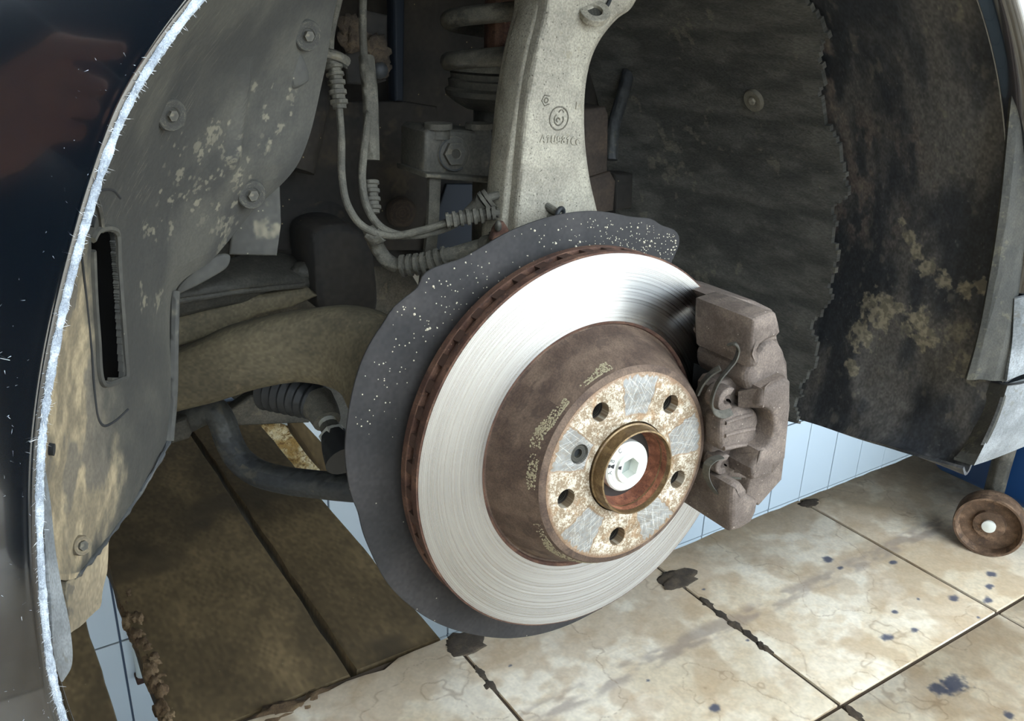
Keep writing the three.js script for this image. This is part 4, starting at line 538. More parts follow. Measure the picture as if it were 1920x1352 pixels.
// ------------------------------------------------------------------ fender with its dusty edge
const LIP = [[.075, .18], [.035, .26], [.012, .35], [.001, .431], [.001, .477], [.010, .554], [.021, .600], [.040, .654], [.063, .703], [.091, .739], [.15, .795], [.24, .842], [.34, .866], [.43, .866], [.53, .842], [.62, .795], [.69, .735], [.745, .66], [.782, .57], [.797, .47], [.797, .432]];
{
  const lip = spline(LIP.map(([x, y]) => V3(x, y, 0)), 70), N = lip.length, cen = V3(0.40, 0.46, 0);
  const fen = thing('fender', 'glossy dark blue front fender with a pale dusty wheel arch edge', 'fender', V3(0.0, 0.43, -0.37));
  const prof = [[-.0065, -.394], [-.0070, -.380], [-.0062, -.3735], [-.0045, -.3695], [-.0025, -.3678], [-.0008, -.3673], [.003, -.3672], [.03, -.3672], [.08, -.3674], [.16, -.3700], [.30, -.3900]];
  const out = lip.map((p, i) => { const t = lip[Math.min(N - 1, i + 1)].clone().sub(lip[Math.max(0, i - 1)]).normalize(); return V3(-t.y, t.x, 0); });
  const row = (i) => prof.map(([s, z]) => V3(lip[i].x + out[i].x * s, lip[i].y + out[i].y * s, z));
  const idx = []; for (let i = 0; i < N; i++) idx.push(i);
  part(fen, 'outer_skin', patch(idx.filter((i) => i % 2 === 0).map(row), 90, 420, 0.0012, { crease: 4 }), M.paint);
  const edge = idx.filter((i) => lip[i].x < 0.3).map((i) => V3(lip[i].x - out[i].x * 0.0038, lip[i].y - out[i].y * 0.0038, -0.3690));
  part(fen, 'dusty_edge', tube(edge, (k) => 0.0019 + 0.0005 * (noise(k * 90, 3) - 0.5) + 0.0006 * (noise(k * 300, 5) - 0.5), { seg: 420, sides: 12 }), M.dusty, 'pale fluffy dust along the arch edge');
  // lint standing off the edge
  const keep = seed; seed = 4242; const hair = [], cv = new THREE.CatmullRomCurve3(edge);
  for (let i = 0; i < 3600; i++) { const p = cv.getPoint(rr(0, 0.97)); if (i % 16 === 0) p.add(V3(-rr(0.002, 0.022), rr(-0.01, 0.012), 0.0006)); const d = V3(rr(-1, 0.5), rr(-0.6, 0.6), rr(-0.1, 1)).normalize(), q = p.clone().addScaledVector(d, 0.0018), len = rr(0.0006, 0.0022) * (rnd() < 0.06 ? 2.2 : 1), e = q.clone().addScaledVector(d, len).add(V3(rr(-1, 1), rr(-1, 1), rr(-1, 1)).multiplyScalar(len * 0.4)), s = V3(rr(-1, 1), rr(-1, 1), rr(-1, 1)).normalize().multiplyScalar(0.0001), g = new THREE.BufferGeometry(); const m = q.clone().lerp(e, 0.5).addScaledVector(d, len * 0.15);
    g.setAttribute('position', new THREE.Float32BufferAttribute([q.clone().add(s), q.clone().sub(s), m, m, q.clone().sub(s), e, m, e, q.clone().add(s)].flatMap((v) => [v.x, v.y, v.z]), 3)); g.computeVertexNormals(); hair.push(g); }
  seed = keep; const hm = plain('lint', [214, 218, 222], 1); hm.side = THREE.DoubleSide; stuff(part(fen, 'lint', mergeGeometries(hair), hm));
  // turned-in flange of the bumper corner, below
  part(fen, 'bumper_flange', patch([[[72, 850, -.374], [80, 850, -.377]], [[76, 930, -.374], [94, 935, -.380]], [[86, 1030, -.374], [104, 1030, -.384]], [[94, 1110, -.374], [116, 1100, -.386]], [[98, 1180, -.374], [132, 1180, -.388]], [[100, 1240, -.374], [134, 1250, -.388]], [[104, 1285, -.374], [118, 1278, -.382]]].map((r) => [pz(...r[0]), pz((r[0][0] + r[1][0]) / 2, (r[0][1] + r[1][1]) / 2, (r[0][2] + r[1][2]) / 2), pz(...r[1])]), 14, 50, 0.002), M.greyTrim, 'light grey turned-in flange');
  // rest of the car, outside the picture: sides, bonnet, floor pan
  const body = thing('car_body', 'dark blue car body beside and above the wheel arch', 'car', V3(1.5, 0.2, -1.2));
  const bx = (x0, x1, y0, y1, z0, z1, r = 0.03) => uvBox(new RoundedBoxGeometry(x1 - x0, y1 - y0, z1 - z0, 3, r).translate((x0 + x1) / 2, (y0 + y1) / 2, (z0 + z1) / 2));
  part(body, 'door_side', bx(1.02, 3.7, 0.30, 1.02, -0.46, -0.36, 0.04), M.paint);
  part(body, 'bonnet', bx(-0.55, 1.3, 0.93, 0.99, -2.05, -0.46, 0.025), M.paint);
  part(body, 'far_side', bx(-0.5, 3.7, 0.34, 0.98, -2.2, -2.1, 0.04), M.paint);
  part(body, 'nose', bx(-0.62, -0.42, 0.30, 0.94, -2.15, -0.55, 0.06), M.paint);
  part(body, 'floor_pan', bx(0.95, 3.7, 0.28, 0.34, -2.12, -0.46, 0.02), M.bar);
  part(body, 'engine_bay', bx(-0.35, 0.95, 0.42, 0.9, -2.0, -1.06, 0.03), M.panel);
  part(body, 'cabin', bx(1.1, 3.5, 1.0, 1.5, -2.05, -0.52, 0.12), M.paint);
}

// ------------------------------------------------------------------ inner wheelhouse
{
  const I = thing('inner_wheelhouse', 'dark dirty metal wall at the back of the wheel arch', 'body panel', V3(0.5, 0.40, -0.95));
  part(I, 'inner_wall', patch([-160, 0, 160, 300, 420, 500].map((v) => [440, 600, 760, 920, 1080, 1240, 1330].map((u) => pz(u, v, -0.95 + 0.03 * Math.sin(u * 0.013) + (v > 300 ? 0.03 : 0)))), 60, 40, 0.004, { bump: (s, t) => 0.006 * (fbm(s * 8, t * 8, 0, 3) - 0.5) }), M.panel);
  part(I, 'arch_roof', patch([0.35, 0.7, 1.1, 1.5, 1.9, 2.3, 2.6].map((a) => [-0.40, -0.6, -0.8, -0.98].map((z) => V3(0.40 + 0.415 * Math.cos(a), 0.47 + 0.415 * Math.sin(a), z))), 20, 40, 0.003, { away: V3(0.4, 0.45, -0.6) }), M.panel);
  part(I, 'brown_lower_panel', slab([[520, 320], [600, 200], [625, 190], [760, 190], [820, 200], [812, 470], [520, 470]], -0.90, 0.006, 0.002), M.panel);
  part(I, 'blue_lower_panel', slab([[838, 345], [968, 345], [968, 560], [800, 560], [806, 440]], -0.885, 0.006, 0.002), M.bluePanel, 'dark blue painted panel');
  part(I, 'pillar_strip', slab([[738, -40], [760, -40], [758, 190], [742, 190]], -0.89, 0.02, 0.003), M.bluePanel);
  part(I, 'grommet', at(lathe([[0.018, -0.002], [0.017, 0.004], [0.009, 0.007], [0.004, 0.004], [0, 0.004]], 32), pz(752, 398, -0.893), V3(-0.1, 0, 1)), M.brownPlate, 'brown round plug');
  part(I, 'slanted_tube', tube([pz(560, 320, -0.86), pz(582, 220, -0.87), pz(606, 110, -0.88), pz(614, 40, -0.89)], 0.016, { seg: 20, sides: 16 }), M.panel);
  part(I, 'side_plate', slab([[1096, 206], [1136, 200], [1142, 216], [1140, 322], [1096, 336]], -0.80, 0.05, 0.003), M.brownPlate, 'brown bracket plate');
  part(I, 'side_plate', slab([[1100, 336], [1146, 322], [1156, 340], [1152, 396], [1110, 404]], -0.80, 0.04, 0.004), M.brownPlate);
  part(I, 'side_plate', slab([[1154, 326], [1188, 326], [1186, 392], [1156, 394]], -0.84, 0.03, 0.003), M.panel);
  part(I, 'cable_channel', tube([pz(1180, 130, -0.86), pz(1164, 190, -0.85), pz(1150, 240, -0.84), pz(1146, 300, -0.83)], 0.008, { seg: 20, sides: 12 }), M.bar);

  const S = thing('front_subframe', 'dusty steel subframe ledges above the control arm', 'subframe', pz(450, 640, -0.86));
  part(S, 'upper_ledge', beam([{ top: pz(320, 548, -0.86), bot: pz(320, 576, -0.82), w: 0.03 }, { top: pz(430, 500, -0.88), bot: pz(430, 556, -0.82), w: 0.03 }, { top: pz(520, 488, -0.90), bot: pz(520, 548, -0.84), w: 0.03 }, { top: pz(600, 520, -0.90), bot: pz(596, 545, -0.85), w: 0.03 }], 30, 20, 0.5), M.steel);
  part(S, 'ledge_seam', tube([pz(326, 566, -0.80), pz(440, 548, -0.81), pz(570, 534, -0.83)], 0.003, { seg: 20, sides: 8 }), M.steel);
  part(S, 'lower_ledge', slab([[318, 580], [440, 560], [580, 540], [600, 556], [545, 580], [480, 596], [440, 618], [318, 660]], -0.83, 0.05, 0.006), M.arm);
  part(S, 'spring_dome', slab(curveUV([[588, 440], [620, 422], [665, 424], [694, 446], [706, 500], [704, 592], [640, 598], [600, 580], [590, 520]], 60), -0.83, 0.07, 0.009, [], 6), M.panel);
  part(S, 'dome_foot', lump(pz(570, 510, -0.86), 0.012, 0.5, V3(1.2, 1, 1), 2, 3, 5), M.steel);
  part(S, 'backing_wall', slab([[300, 430], [520, 440], [740, 460], [800, 560], [760, 700], [520, 640], [300, 700]], -0.96, 0.01, 0.002), M.steel);
  part(S, 'lower_plate', slab([[428, 772], [470, 742], [525, 732], [575, 752], [592, 775], [580, 794], [520, 796], [440, 800]], -1.02, 0.02, 0.004), M.steel);
  part(S, 'cross_beam', beam([{ top: pz(560, 790, -1.12), bot: pz(540, 800, -1.12), w: 0.04 }, { top: pz(612, 842, -1.06), bot: pz(584, 862, -1.06), w: 0.04 }, { top: pz(665, 890, -1.0), bot: pz(640, 925, -1.0), w: 0.04 }], 16, 16, 0.4), M.plank);
  part(S, 'rear_crossmember', slab([[360, 690], [520, 690], [660, 700], [700, 830], [600, 800], [520, 740], [440, 750]], -1.10, 0.02, 0.003), M.steel);

  const B = thing('hose_bracket', 'mud-caked steel hose bracket on the inner wheel arch wall', 'bracket', pz(680, 160, -0.80));
  part(B, 'plate', slab([[652, 60], [690, 20], [728, 28], [726, 152], [700, 160], [652, 158], [646, 110]], -0.80, 0.012, 0.003), M.panel);
  part(B, 'mud_clod', merge([[700, 88, .012], [712, 104, .010], [700, 120, .010], [662, 70, .012], [655, 48, .010], [716, 128, .008]].map(([u, v, r], i) => lump(pz(u, v, -0.795), r, 0.6, V3(1, 1, 0.6), 3, 3, i * 9))), M.dirt, 'clods of dried mud');
  part(B, 'rivet', lump(pz(712, 132, -0.79), 0.008, 0.05, V3(1, 1, 0.8), 1, 3), M.bar);
}

// ------------------------------------------------------------------ brake hose and sensor cables
{
  const C = (l) => l.map((q) => pz(...q));
  const ribbed = (a, b, r, n, mat, parent, mid) => { const pts = mid ? [a, mid, b] : [a, b]; part(parent, 'ribbed_sleeve', tube(mid ? pts : [a, a.clone().lerp(b, 0.5), b], (k) => r * (1 + (Math.sin(k * n * 2 * Math.PI) > 0 ? 0.2 : -0.08)), { seg: n * 10, sides: 16 }), mat); };
  const c1 = thing('sensor_cable', 'thin dusty sensor cable hanging beside the arch liner with a ribbed sleeve', 'cable', pz(700, 440, -0.66));
  part(c1, 'cable', tube(C([[646, -40, -.74], [630, 20, -.73], [620, 70, -.725], [620, 105, -.72], [634, 190, -.71], [640, 260, -.70], [641, 330, -.69], [652, 385, -.68], [680, 424, -.67], [730, 442, -.66], [790, 432, -.645], [850, 414, -.63], [920, 400, -.615], [970, 400, -.605], [1015, 401, -.598], [1048, 412, -.585]]), 0.0032, { seg: 160 }), M.rubber);
  ribbed(pz(622, 108, -.72), pz(637, 204, -.708), 0.0062, 6, M.rubber, c1, pz(630, 150, -.714));
  ribbed(pz(836, 414, -.633), pz(912, 402, -.617), 0.0058, 6, M.rubber, c1);
  part(c1, 'cable_clip', merge([tube(C([[614, 102, -.718], [630, 106, -.716], [648, 116, -.722]]), 0.005, { seg: 10 }), slabUV([[628, 104], [650, 102], [652, 130], [640, 124]], -0.722, 0.004)]), M.steel);
  part(c1, 'end_collar', merge([916, 926, 936].map((u, i) => at(cyl(0.0064 - i * 0.0004, 0.0064 - i * 0.0004, 0.003), pz(u, 399, -.614), pz(940, 398, -.61).sub(pz(910, 402, -.617))))), M.rubber);
  const c2 = thing('pad_wear_cable', 'thin dusty cable looping over the knuckle into the splash shield', 'cable', pz(760, 440, -0.65));
  part(c2, 'cable', tube(C([[682, -40, -.75], [680, 40, -.745], [682, 100, -.74], [692, 190, -.72], [684, 270, -.70], [679, 340, -.69], [688, 388, -.68], [712, 424, -.67], [745, 440, -.66], [790, 440, -.65], [840, 426, -.64], [878, 402, -.63], [905, 376, -.62], [950, 364, -.612], [1000, 372, -.602], [1034, 392, -.59], [1052, 404, -.582]]), 0.0034, { seg: 160 }), M.rubber);
  part(c2, 'thick_sleeve', tube(C([[687, 108, -.735], [694, 180, -.72], [696, 240, -.715], [697, 300, -.71]]), 0.0068, { seg: 20, sides: 14 }), M.rubber);
  ribbed(pz(695, 338, -.70), pz(700, 400, -.69), 0.006, 4, M.rubber, c2);
  part(c2, 'cone_sleeve', tube(C([[868, 406, -.632], [890, 390, -.626], [906, 376, -.62]]), (k) => lerp(0.004, 0.0075, k), { seg: 12, sides: 14 }), M.rubber);
  part(c2, 'collar', merge([0, 1].map((i) => at(cyl(0.0085, 0.0085, 0.0028), pz(908 + i * 8, 376 - i * 4, -.619), V3(0.6, 0.5, 0.3)))), M.rubber);
  part(c2, 'shield_grommet', at(new THREE.TorusGeometry(0.005, 0.0022, 8, 20), pz(1050, 402, -.580), V3(0.4, -0.1, 0.9)), M.darkRubber);
  const h = thing('brake_hose', 'thick rubber brake hose with a ribbed bellows above the splash shield', 'brake hose', pz(760, 510, -0.65));
  part(h, 'hose', tube(C([[692, 425, -.69], [702, 452, -.685], [718, 480, -.68], [738, 496, -.672], [770, 499, -.66], [810, 490, -.648], [860, 474, -.635], [905, 461, -.62], [935, 452, -.61]]), 0.0066, { seg: 80, sides: 16 }), M.rubber);
  ribbed(pz(752, 499, -.667), pz(845, 479, -.638), 0.0082, 7, M.rubber, h, pz(798, 493, -.652));
  part(h, 'end_fitting', merge([tube(C([[908, 460, -.618], [928, 454, -.608], [940, 448, -.60]]), 0.008, { seg: 8 }), at(cyl(0.010, 0.010, 0.004), pz(926, 456, -.606), V3(0.5, 0.15, 0.3))]), M.steel);
  part(h, 'mounting_tab', slab([[930, 430], [938, 418], [946, 416], [954, 428], [962, 446], [930, 462], [924, 450]], -0.596, 0.008, 0.002), M.rust, 'rusty hose mounting tab');
  part(h, 'tab_bolt', lump(pz(934, 424, -.594), 0.004, 0.1, V3(0.7, 1.2, 0.8), 1, 2), M.steel);
  part(h, 'joint_clamp', tube(C([[690, 436, -.672], [704, 446, -.668], [716, 440, -.664]]), 0.006, { seg: 10 }), M.rubber);
}
function slabUV(o, z, d) { return slab(o, z, d, 0.0008); }

// ------------------------------------------------------------------ rear of the wheel arch
{
  const prof = [[.30, .772], [.34, .780], [.38, .786], [.46, .790], [.55, .783], [.62, .766], [.70, .728], [.78, .662], [.84, .57], [.87, .47], [.876, .41]];
  const L = thing('wheel_arch_liner', 'stained black plastic liner at the rear of the wheel arch with dried mud', 'wheel arch liner', V3(0.78, 0.33, -0.5));
  const bottom = (z) => z > -0.45 ? lerp(0.349, 0.338, (-.377 - z) / 0.073) : lerp(0.338, 0.313, clamp((-.45 - z) / 0.13, 0, 1.6)) ;
  const net = (zs, dx) => prof.map(([y, x], i) => zs.map((z) => V3(x + dx(z, y), i ? y : bottom(z), z)));
  // stained plastic: dark wet patches, tan mud dried in cakes and a streak, mapped along the liner (z, y)
  const spot = (u, v, r, k = 1) => { const p = px(u, v, 0.785); return [p.z, p.y, r, k]; };
  const cakes = [spot(1640, 585, .018), spot(1610, 625, .016), spot(1665, 575, .016), spot(1595, 690, .009), spot(1730, 630, .016), spot(1725, 600, .012), spot(1698, 415, .005), spot(1708, 445, .007), spot(1722, 475, .008), spot(1745, 505, .009), spot(1775, 528, .009), spot(1810, 540, .009), spot(1840, 540, .008), spot(1790, 620, .014, .6), spot(1815, 690, .016, .7), spot(1700, 620, .008, .7)];
  const Z0 = -0.72, ZW = 0.36, Y0 = 0.29, YH = 0.61;
  const rearMap = texture(640, 1024, (a, b) => { const z = Z0 + a * ZW, y = Y0 + b * YH, w = fbm(z * 30, y * 14, 0, 5), f = noise(z * 700, y * 500), g = fbm(z * 90 + 4, y * 60, 0, 4), h2 = fbm(z * 12 + 8, y * 5 + 3, 0, 4);
    let c = mixc([42, 45, 50], [84, 82, 80], sm(0.36, 0.66, w)); c = mixc(c, [104, 94, 88], sm(0.5, 0.64, h2) * sm(0.40, 0.6, g) * 0.8); const k = 0.72 + 0.36 * f + 0.2 * noise(z * 240, y * 240); c = [c[0] * k, c[1] * k, c[2] * k];
    c = mixc(c, [138, 130, 112], sm(0.66, 0.8, g) * 0.35 + (f > 0.94 && g > 0.5 ? 0.4 : 0));
    for (const [cz, cy, r, kk] of cakes) { const d = Math.hypot(z - cz, y - cy) / r; if (d < 1.7) c = mixc(c, mixc([112, 106, 92], [154, 146, 126], sm(0.35, 0.65, fbm(z * 260, y * 260, 0, 3))), 0.85 * kk * sm(1.15, 0.55, d + 2.6 * (fbm(z * 170, y * 170, 0, 5) - 0.5))); } return c; });
  rearMap.repeat.set(1 / ZW, 1 / YH); rearMap.offset.set(-Z0 / ZW, -Y0 / YH); const rearBump = M.rearPlastic.bumpMap.clone();
  const rearMat = new THREE.MeshStandardMaterial({ map: rearMap, bumpMap: rearBump, bumpScale: 0.0012, roughness: 0.7 }); rearMat.name = 'stained_rear_liner';
  const zy = (g) => { const p = g.attributes.position, uv = g.attributes.uv; for (let i = 0; i < p.count; i++) uv.setXY(i, p.getZ(i), p.getY(i)); return g; };
  part(L, 'liner_shell', zy(patch(net([-.376, -.44, -.50, -.56, -.62, -.70], (z, y) => 0.006 * Math.sin((z + 0.385) * 22) + 0.012 * Math.exp(-(((z + 0.45) / 0.03) ** 2 + ((y - 0.40) / 0.05) ** 2))), 60, 110, 0.003, { away: V3(0.3, 0.45, -0.5), bump: (s, t, p) => 0.004 * (fbm(s * 12, t * 12, 0, 4) - 0.5) - 0.006 * sm(0.05, 0.03, Math.hypot(p.z + 0.475, (p.y - 0.405) * 0.8)) })), rearMat);
  const P = thing('felt_panel', 'grey felt wheel arch panel with a frayed edge behind the caliper', 'felt panel', V3(0.77, 0.33, -0.75));
  part(P, 'felt_sheet', patch(net([-.55, -.62, -.70, -.78, -.86, -.92], (z) => -0.008 - 0.02 * sm(-0.8, -0.92, z)), 110, 150, 0.005, { away: V3(0.3, 0.45, -0.5), hole: (a, b, p) => p.z > -0.566 + 0.02 * (fbm(p.y * 26, 4, 0, 4) - 0.5) * 2, bump: (s, t) => 0.005 * (fbm(s * 10, t * 16, 0, 5) - 0.5) }), M.felt);
  const felt = P.children[0], h = hit(felt, 1415, 187); if (h) fastener(P, 'push_clip', h, 0.0125, 0.004, M.alloy, M.alloy, 0.004);
  const E = thing('arch_edge_trim', 'muddy grey plastic trim along the rear edge of the wheel arch', 'trim', pz(1840, 700, -0.385));
  const X = (...l) => l.map(([u, v, z]) => pz(u, v, z));
  part(E, 'trim_strip', patch([X([1910, 60, -.384], [1950, 60, -.379], [1990, 60, -.375]), X([1893, 215, -.384], [1918, 215, -.379], [1950, 215, -.375]), X([1874, 400, -.384], [1896, 400, -.379], [1936, 400, -.374]), X([1852, 540, -.384], [1874, 540, -.378], [1915, 545, -.372]), X([1832, 640, -.384], [1854, 640, -.378], [1900, 650, -.370]), X([1812, 712, -.384], [1838, 712, -.378], [1886, 716, -.368])], 40, 60, 0.003, { bump: (s, t) => 0.0008 * Math.sin(s * 300) }), M.mudTrim);
  const K = thing('side_sill', 'light grey side sill end below the rear of the wheel arch', 'side sill', pz(1840, 860, -0.37));
  const a0 = pz(1856, 717, -.380), a1 = pz(1838, 770, -.382), a2 = pz(1812, 830, -.385), a3 = pz(1788, 862, -.388), b0 = pz(1889, 723, -.364), b1 = pz(1872, 775, -.364), b2 = pz(1850, 825, -.366), b3 = pz(1826, 873, -.372), far = (p, dy = 0) => p.clone().add(V3(0.25, dy, 0.004)), far2 = (p, dy = 0) => p.clone().add(V3(2.2, dy, 0.0));
  part(K, 'end_face', patch([[a0, a0.clone().lerp(b0, 0.5), b0], [a1, a1.clone().lerp(b1, 0.5), b1], [a2, a2.clone().lerp(b2, 0.5), b2], [a3, a3.clone().lerp(b3, 0.5), b3]], 16, 30, 0.003), M.mudTrim, 'muddy inner end of the sill');
  part(K, 'outer_face', patch([[b0, b0.clone().add(V3(.03, 0.001, .003)), far(b0), far2(b0)], [b1, b1.clone().add(V3(.03, 0, .003)), far(b1), far2(b1)], [b2, b2.clone().add(V3(.03, 0, .003)), far(b2), far2(b2)], [b3, b3.clone().add(V3(.03, 0.0, .002)), far(b3), far2(b3)]], 30, 30, 0.003), M.greyTrim, 'dusty light grey outer face');
  part(K, 'bottom_face', patch([[b3, far(b3), far2(b3)], [a3, far(a3), far2(a3)]].map((r) => r), 20, 4, 0.003, { away: V3(1, -1, -0.4) }), M.mudTrim);
  part(K, 'top_seam', tube([a0, b0, far(b0)].map((p) => p.clone().add(V3(0, 0.0016, 0.001))), 0.0012, { seg: 20, sides: 6 }), M.blackPlasticHoleShade);
  part(E, 'fender_end', patch([X([1902, 560, -.372], [1925, 556, -.366], [1990, 556, -.362]), X([1898, 640, -.370], [1922, 640, -.364], [1990, 640, -.360]), X([1888, 714, -.366], [1918, 702, -.362], [1990, 688, -.360])], 16, 20, 0.003), M.greyTrim);
}

// ------------------------------------------------------------------ trolley jack behind the sill
{
  const c = py(1853, 990, 0.0475), J = thing('trolley_jack', 'blue trolley jack with a rusty steel front wheel', 'trolley jack', V3(c.x + 0.02, 0, c.z - 0.01));
  const n = V3(-1.22, 0, 0.53).normalize();
  const w = part(J, 'wheel', at(uvBox(toCreasedNormals(lathe([[0.0, -0.034], [0.044, -0.034], [0.0475, -0.031], [0.0480, -0.002], [0.0470, 0.0], [0.0440, 0.0], [0.0425, -0.003], [0.0400, -0.012], [0.0230, -0.014], [0.0215, -0.008], [0.0150, -0.007], [0.0, -0.007]], 64), 0.5)), c, n), M.wheelRust, 'rusty hollow steel wheel');
  part(w, 'axle_end', at(toCreasedNormals(lathe([[0.0095, -0.008], [0.0095, -0.003], [0.008, -0.0022], [0, -0.002]], 32), 0.5), c, n), M.zinc, 'pale axle end');
  part(J, 'fork_post', tube([c.clone().add(V3(0.055, 0.03, -0.03)), c.clone().add(V3(0.05, 0.075, -0.028)), c.clone().add(V3(0.048, 0.13, -0.026))], 0.014, { seg: 10, sides: 20 }), M.steel);
  part(J, 'side_frame', uvBox(new RoundedBoxGeometry(0.62, 0.13, 0.05, 3, 0.012).translate(c.x + 0.42, 0.105, c.z - 0.06)), M.jackBlue);
  part(J, 'side_frame', uvBox(new RoundedBoxGeometry(0.62, 0.13, 0.05, 3, 0.012).translate(c.x + 0.42, 0.105, c.z + 0.20)), M.jackBlue);
  part(J, 'nose_plate', uvBox(new RoundedBoxGeometry(0.10, 0.12, 0.36, 3, 0.02).translate(c.x + 0.125, 0.115, c.z + 0.03)), M.jackBlue);
  part(J, 'rear_wheel', uvBox(toCreasedNormals(new THREE.CylinderGeometry(0.04, 0.04, 0.03, 40).rotateX(Math.PI / 2).translate(c.x + 0.66, 0.04, c.z - 0.11), 0.6)), M.wheelRust);
  part(J, 'saddle', uvBox(new THREE.CylinderGeometry(0.04, 0.045, 0.03, 32).translate(c.x + 0.38, 0.22, c.z + 0.07)), M.steel);
  part(J, 'lift_arm', uvBox(new RoundedBoxGeometry(0.3, 0.04, 0.09, 2, 0.01).translate(c.x + 0.42, 0.19, c.z + 0.07)), M.jackBlue);
  const rag = thing('paper_scrap', 'crumpled white paper scrap lying by the trolley jack wheel', 'paper', py(1885, 935, 0));
  part(rag, 'sheet', lump(py(1886, 932, 0.008), 0.03, 0.6, V3(1.3, 0.28, 0.8), 3, 3, 5), M.zinc);
}

// ------------------------------------------------------------------ the photographer, crouching behind the camera and mirrored in the fender
function fleshField(bones, lo, hi, cell, blend) {     // tapered capsules joined by a smooth minimum, meshed by marching cubes
  const size = Math.max(hi.x - lo.x, hi.y - lo.y, hi.z - lo.z), n = Math.min(84, Math.ceil(size / cell)), mc = new MarchingCubes(n, M.skin, false, false, 120000), half = n / 2, c = lo.clone().add(hi).multiplyScalar(0.5), s = size / 2;
  mc.isolation = 0; const L = bones.map(([a, b, r0, r1]) => [a.x, a.y, a.z, b.x - a.x, b.y - a.y, b.z - a.z, Math.max(1e-9, a.distanceToSquared(b)), r0, r1]);
  for (let k = 0; k < n; k++) for (let j = 0; j < n; j++) for (let i = 0; i < n; i++) {
    const x = (i - half) / half * s + c.x, y = (j - half) / half * s + c.y, z = (k - half) / half * s + c.z; let d = 1;
    for (const [ax, ay, az, bx, by, bz, l2, r0, r1] of L) { const t = clamp(((x - ax) * bx + (y - ay) * by + (z - az) * bz) / l2, 0, 1), e = Math.hypot(x - ax - bx * t, y - ay - by * t, z - az - bz * t) - lerp(r0, r1, t), h = clamp(0.5 + 0.5 * (d - e) / blend, 0, 1); d = lerp(d, e, h) - blend * h * (1 - h); }
    mc.field[i + j * n + k * n * n] = -d;
  }
  mc.update(); const cnt = mc.count, pos = new Float32Array(mc.positionArray.slice(0, cnt * 3)), nor = new Float32Array(mc.normalArray.slice(0, cnt * 3));
  for (let i = 0; i < cnt; i++) { pos[3 * i] = pos[3 * i] * s + c.x; pos[3 * i + 1] = pos[3 * i + 1] * s + c.y; pos[3 * i + 2] = pos[3 * i + 2] * s + c.z; }
  const g = new THREE.BufferGeometry(); g.setAttribute('position', new THREE.BufferAttribute(pos, 3)); g.setAttribute('normal', new THREE.BufferAttribute(nor, 3)); return g;
}
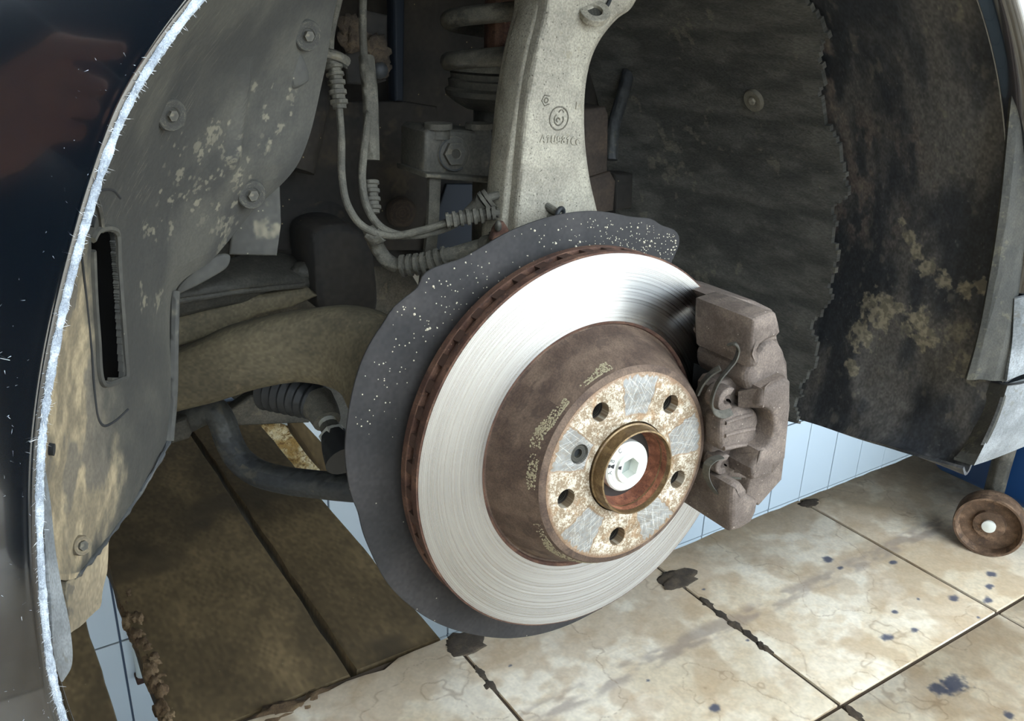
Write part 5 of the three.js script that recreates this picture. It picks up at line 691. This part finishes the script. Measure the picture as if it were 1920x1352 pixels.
{
  const man = thing('person', 'person in dark clothes crouching with a phone, mirrored in the dark fender', 'person', V3(0.2, 0, 0.66));
  const SX = 0.36, SY = -0.15;
  const B = (a, b, r0, r1) => [V3(...a), V3(...b), r0, r1];
  const hand = (w, k, tips, thumb, rF = 0.0085) => {          // wrist, knuckle row, fingertips with their middle joints
    const l = [[V3(...w), V3(...k[1]), 0.024, 0.019], [V3(...w), V3(...k[2]), 0.022, 0.018]];
    for (let i = 0; i < 4; i++) { l.push([V3(...w).lerp(V3(...k[i]), 0.45), V3(...k[i]), 0.015, 0.0105]); l.push([V3(...k[i]), V3(...tips[i][0]), 0.0100, rF], [V3(...tips[i][0]), V3(...tips[i][1]), rF, rF - 0.0015]); }
    l.push([V3(...w).lerp(V3(...k[0]), 0.3), V3(...thumb[0]), 0.014, 0.0105], [V3(...thumb[0]), V3(...thumb[1]), 0.0105, 0.009]); return l;
  };
  const left = hand([-0.005, 0.612, 0.040], [[0.050, 0.676, 0.014], [0.056, 0.660, 0.008], [0.056, 0.645, 0.008], [0.050, 0.630, 0.012]],
    [[[0.092, 0.706, -0.004], [0.132, 0.702, -0.006]], [[0.090, 0.686, -0.012], [0.116, 0.676, -0.010]], [[0.088, 0.668, -0.012], [0.110, 0.660, -0.008]], [[0.078, 0.650, -0.008], [0.098, 0.645, -0.004]]], [[0.030, 0.672, 0.045], [0.062, 0.700, 0.042]]);
  left.push(B([-0.005, 0.612, 0.040], [-0.09, 0.555, 0.13], 0.025, 0.034));
  const right = hand([0.400, 0.548, 0.440], [[0.345, 0.568, 0.395], [0.338, 0.566, 0.412], [0.334, 0.562, 0.430], [0.334, 0.556, 0.448]],
    [[[0.312, 0.570, 0.372], [0.290, 0.556, 0.358]], [[0.300, 0.568, 0.398], [0.274, 0.556, 0.386]], [[0.298, 0.562, 0.426], [0.274, 0.552, 0.418]], [[0.304, 0.556, 0.450], [0.284, 0.548, 0.446]]], [[0.372, 0.560, 0.382], [0.352, 0.548, 0.350]]);
  right.push(B([0.400, 0.548, 0.440], [0.49, 0.545, 0.47], 0.025, 0.034));
  const box = (l) => { const b = new THREE.Box3(); for (const [a, c, r, q] of l) { b.expandByPoint(a); b.expandByPoint(c); } return b.expandByScalar(0.045); };
  const fine = (l) => { const b = box(l); return fleshField(l, b.min, b.max, 0.003, 0.005); };
  const head = [B([0, 1.13, 0.66], [0, 1.11, 0.64], 0.088, 0.086), B([0, 1.06, 0.595], [0, 1.045, 0.60], 0.055, 0.045), B([0, 1.085, 0.548], [0, 1.055, 0.535], 0.012, 0.018), B([-0.03, 1.10, 0.57], [0.03, 1.10, 0.57], 0.022, 0.022), B([-0.022, 1.02, 0.555], [0.022, 1.02, 0.555], 0.014, 0.014), B([-0.088, 1.09, 0.655], [-0.09, 1.06, 0.65], 0.014, 0.011), B([0.088, 1.09, 0.655], [0.09, 1.06, 0.65], 0.014, 0.011), B([0, 1.04, 0.64], [0, 0.93, 0.68], 0.058, 0.062)].map(([a, b, r, q]) => [a.add(V3(SX, SY, 0)), b.add(V3(SX, SY, 0)), r, q]);
  const hb = box(head); part(man, 'body', mergeGeometries([fleshField(head, hb.min, hb.max, 0.005, 0.02), fine(left), fine(right)]), M.skin, 'bare hands, forearms and head');
  const dress = [B([0.36, 0.32, 0.95], [0.36, 0.48, 0.86], 0.155, 0.15), B([0.36, 0.48, 0.86], [0.36, 0.69, 0.72], 0.15, 0.15), B([0.21, 0.73, 0.70], [0.51, 0.73, 0.70], 0.075, 0.075), B([0.19, 0.73, 0.69], [-0.08, 0.53, 0.42], 0.062, 0.05), B([-0.08, 0.53, 0.42], [-0.085, 0.56, 0.125], 0.05, 0.042), B([0.54, 0.73, 0.69], [0.64, 0.55, 0.52], 0.062, 0.05), B([0.64, 0.55, 0.52], [0.48, 0.545, 0.465], 0.05, 0.042),
    B([0.27, 0.32, 0.90], [0.06, 0.47, 0.44], 0.12, 0.11), B([0.06, 0.47, 0.44], [0.05, 0.10, 0.62], 0.10, 0.065), B([0.45, 0.30, 0.90], [0.30, 0.44, 0.48], 0.11, 0.09), B([0.30, 0.44, 0.48], [0.30, 0.10, 0.64], 0.085, 0.06)];
  const db = box(dress); db.expandByScalar(0.12); part(man, 'clothing', fleshField(dress, db.min, db.max, 0.012, 0.05), M.cloth, 'dark jacket and trousers');
  const feet = [B([0.05, 0.045, 0.66], [0.03, 0.035, 0.48], 0.044, 0.035), B([0.30, 0.045, 0.68], [0.31, 0.035, 0.50], 0.044, 0.035)]; for (const f of feet) { const b = box([f]); part(man, 'shoe', fleshField([f], b.min, b.max, 0.008, 0.01), M.cloth); }
  const hairB = [B([0.36, 1.00, 0.68], [0.36, 0.95, 0.70], 0.088, 0.085)], b2 = box(hairB); b2.expandByScalar(0.06); part(man, 'hair', fleshField(hairB, b2.min, b2.max, 0.008, 0.01), M.darkRubber);
  const ph = thing('phone', 'black phone held up by the crouching person', 'phone', V3(0.085, 0.675, 0.016));
  part(ph, 'case', uvBox(new RoundedBoxGeometry(0.155, 0.075, 0.009, 3, 0.004).rotateZ(-0.72).translate(0.085, 0.675, 0.016)), M.darkRubber);
}
renderer.render(scene, camera);
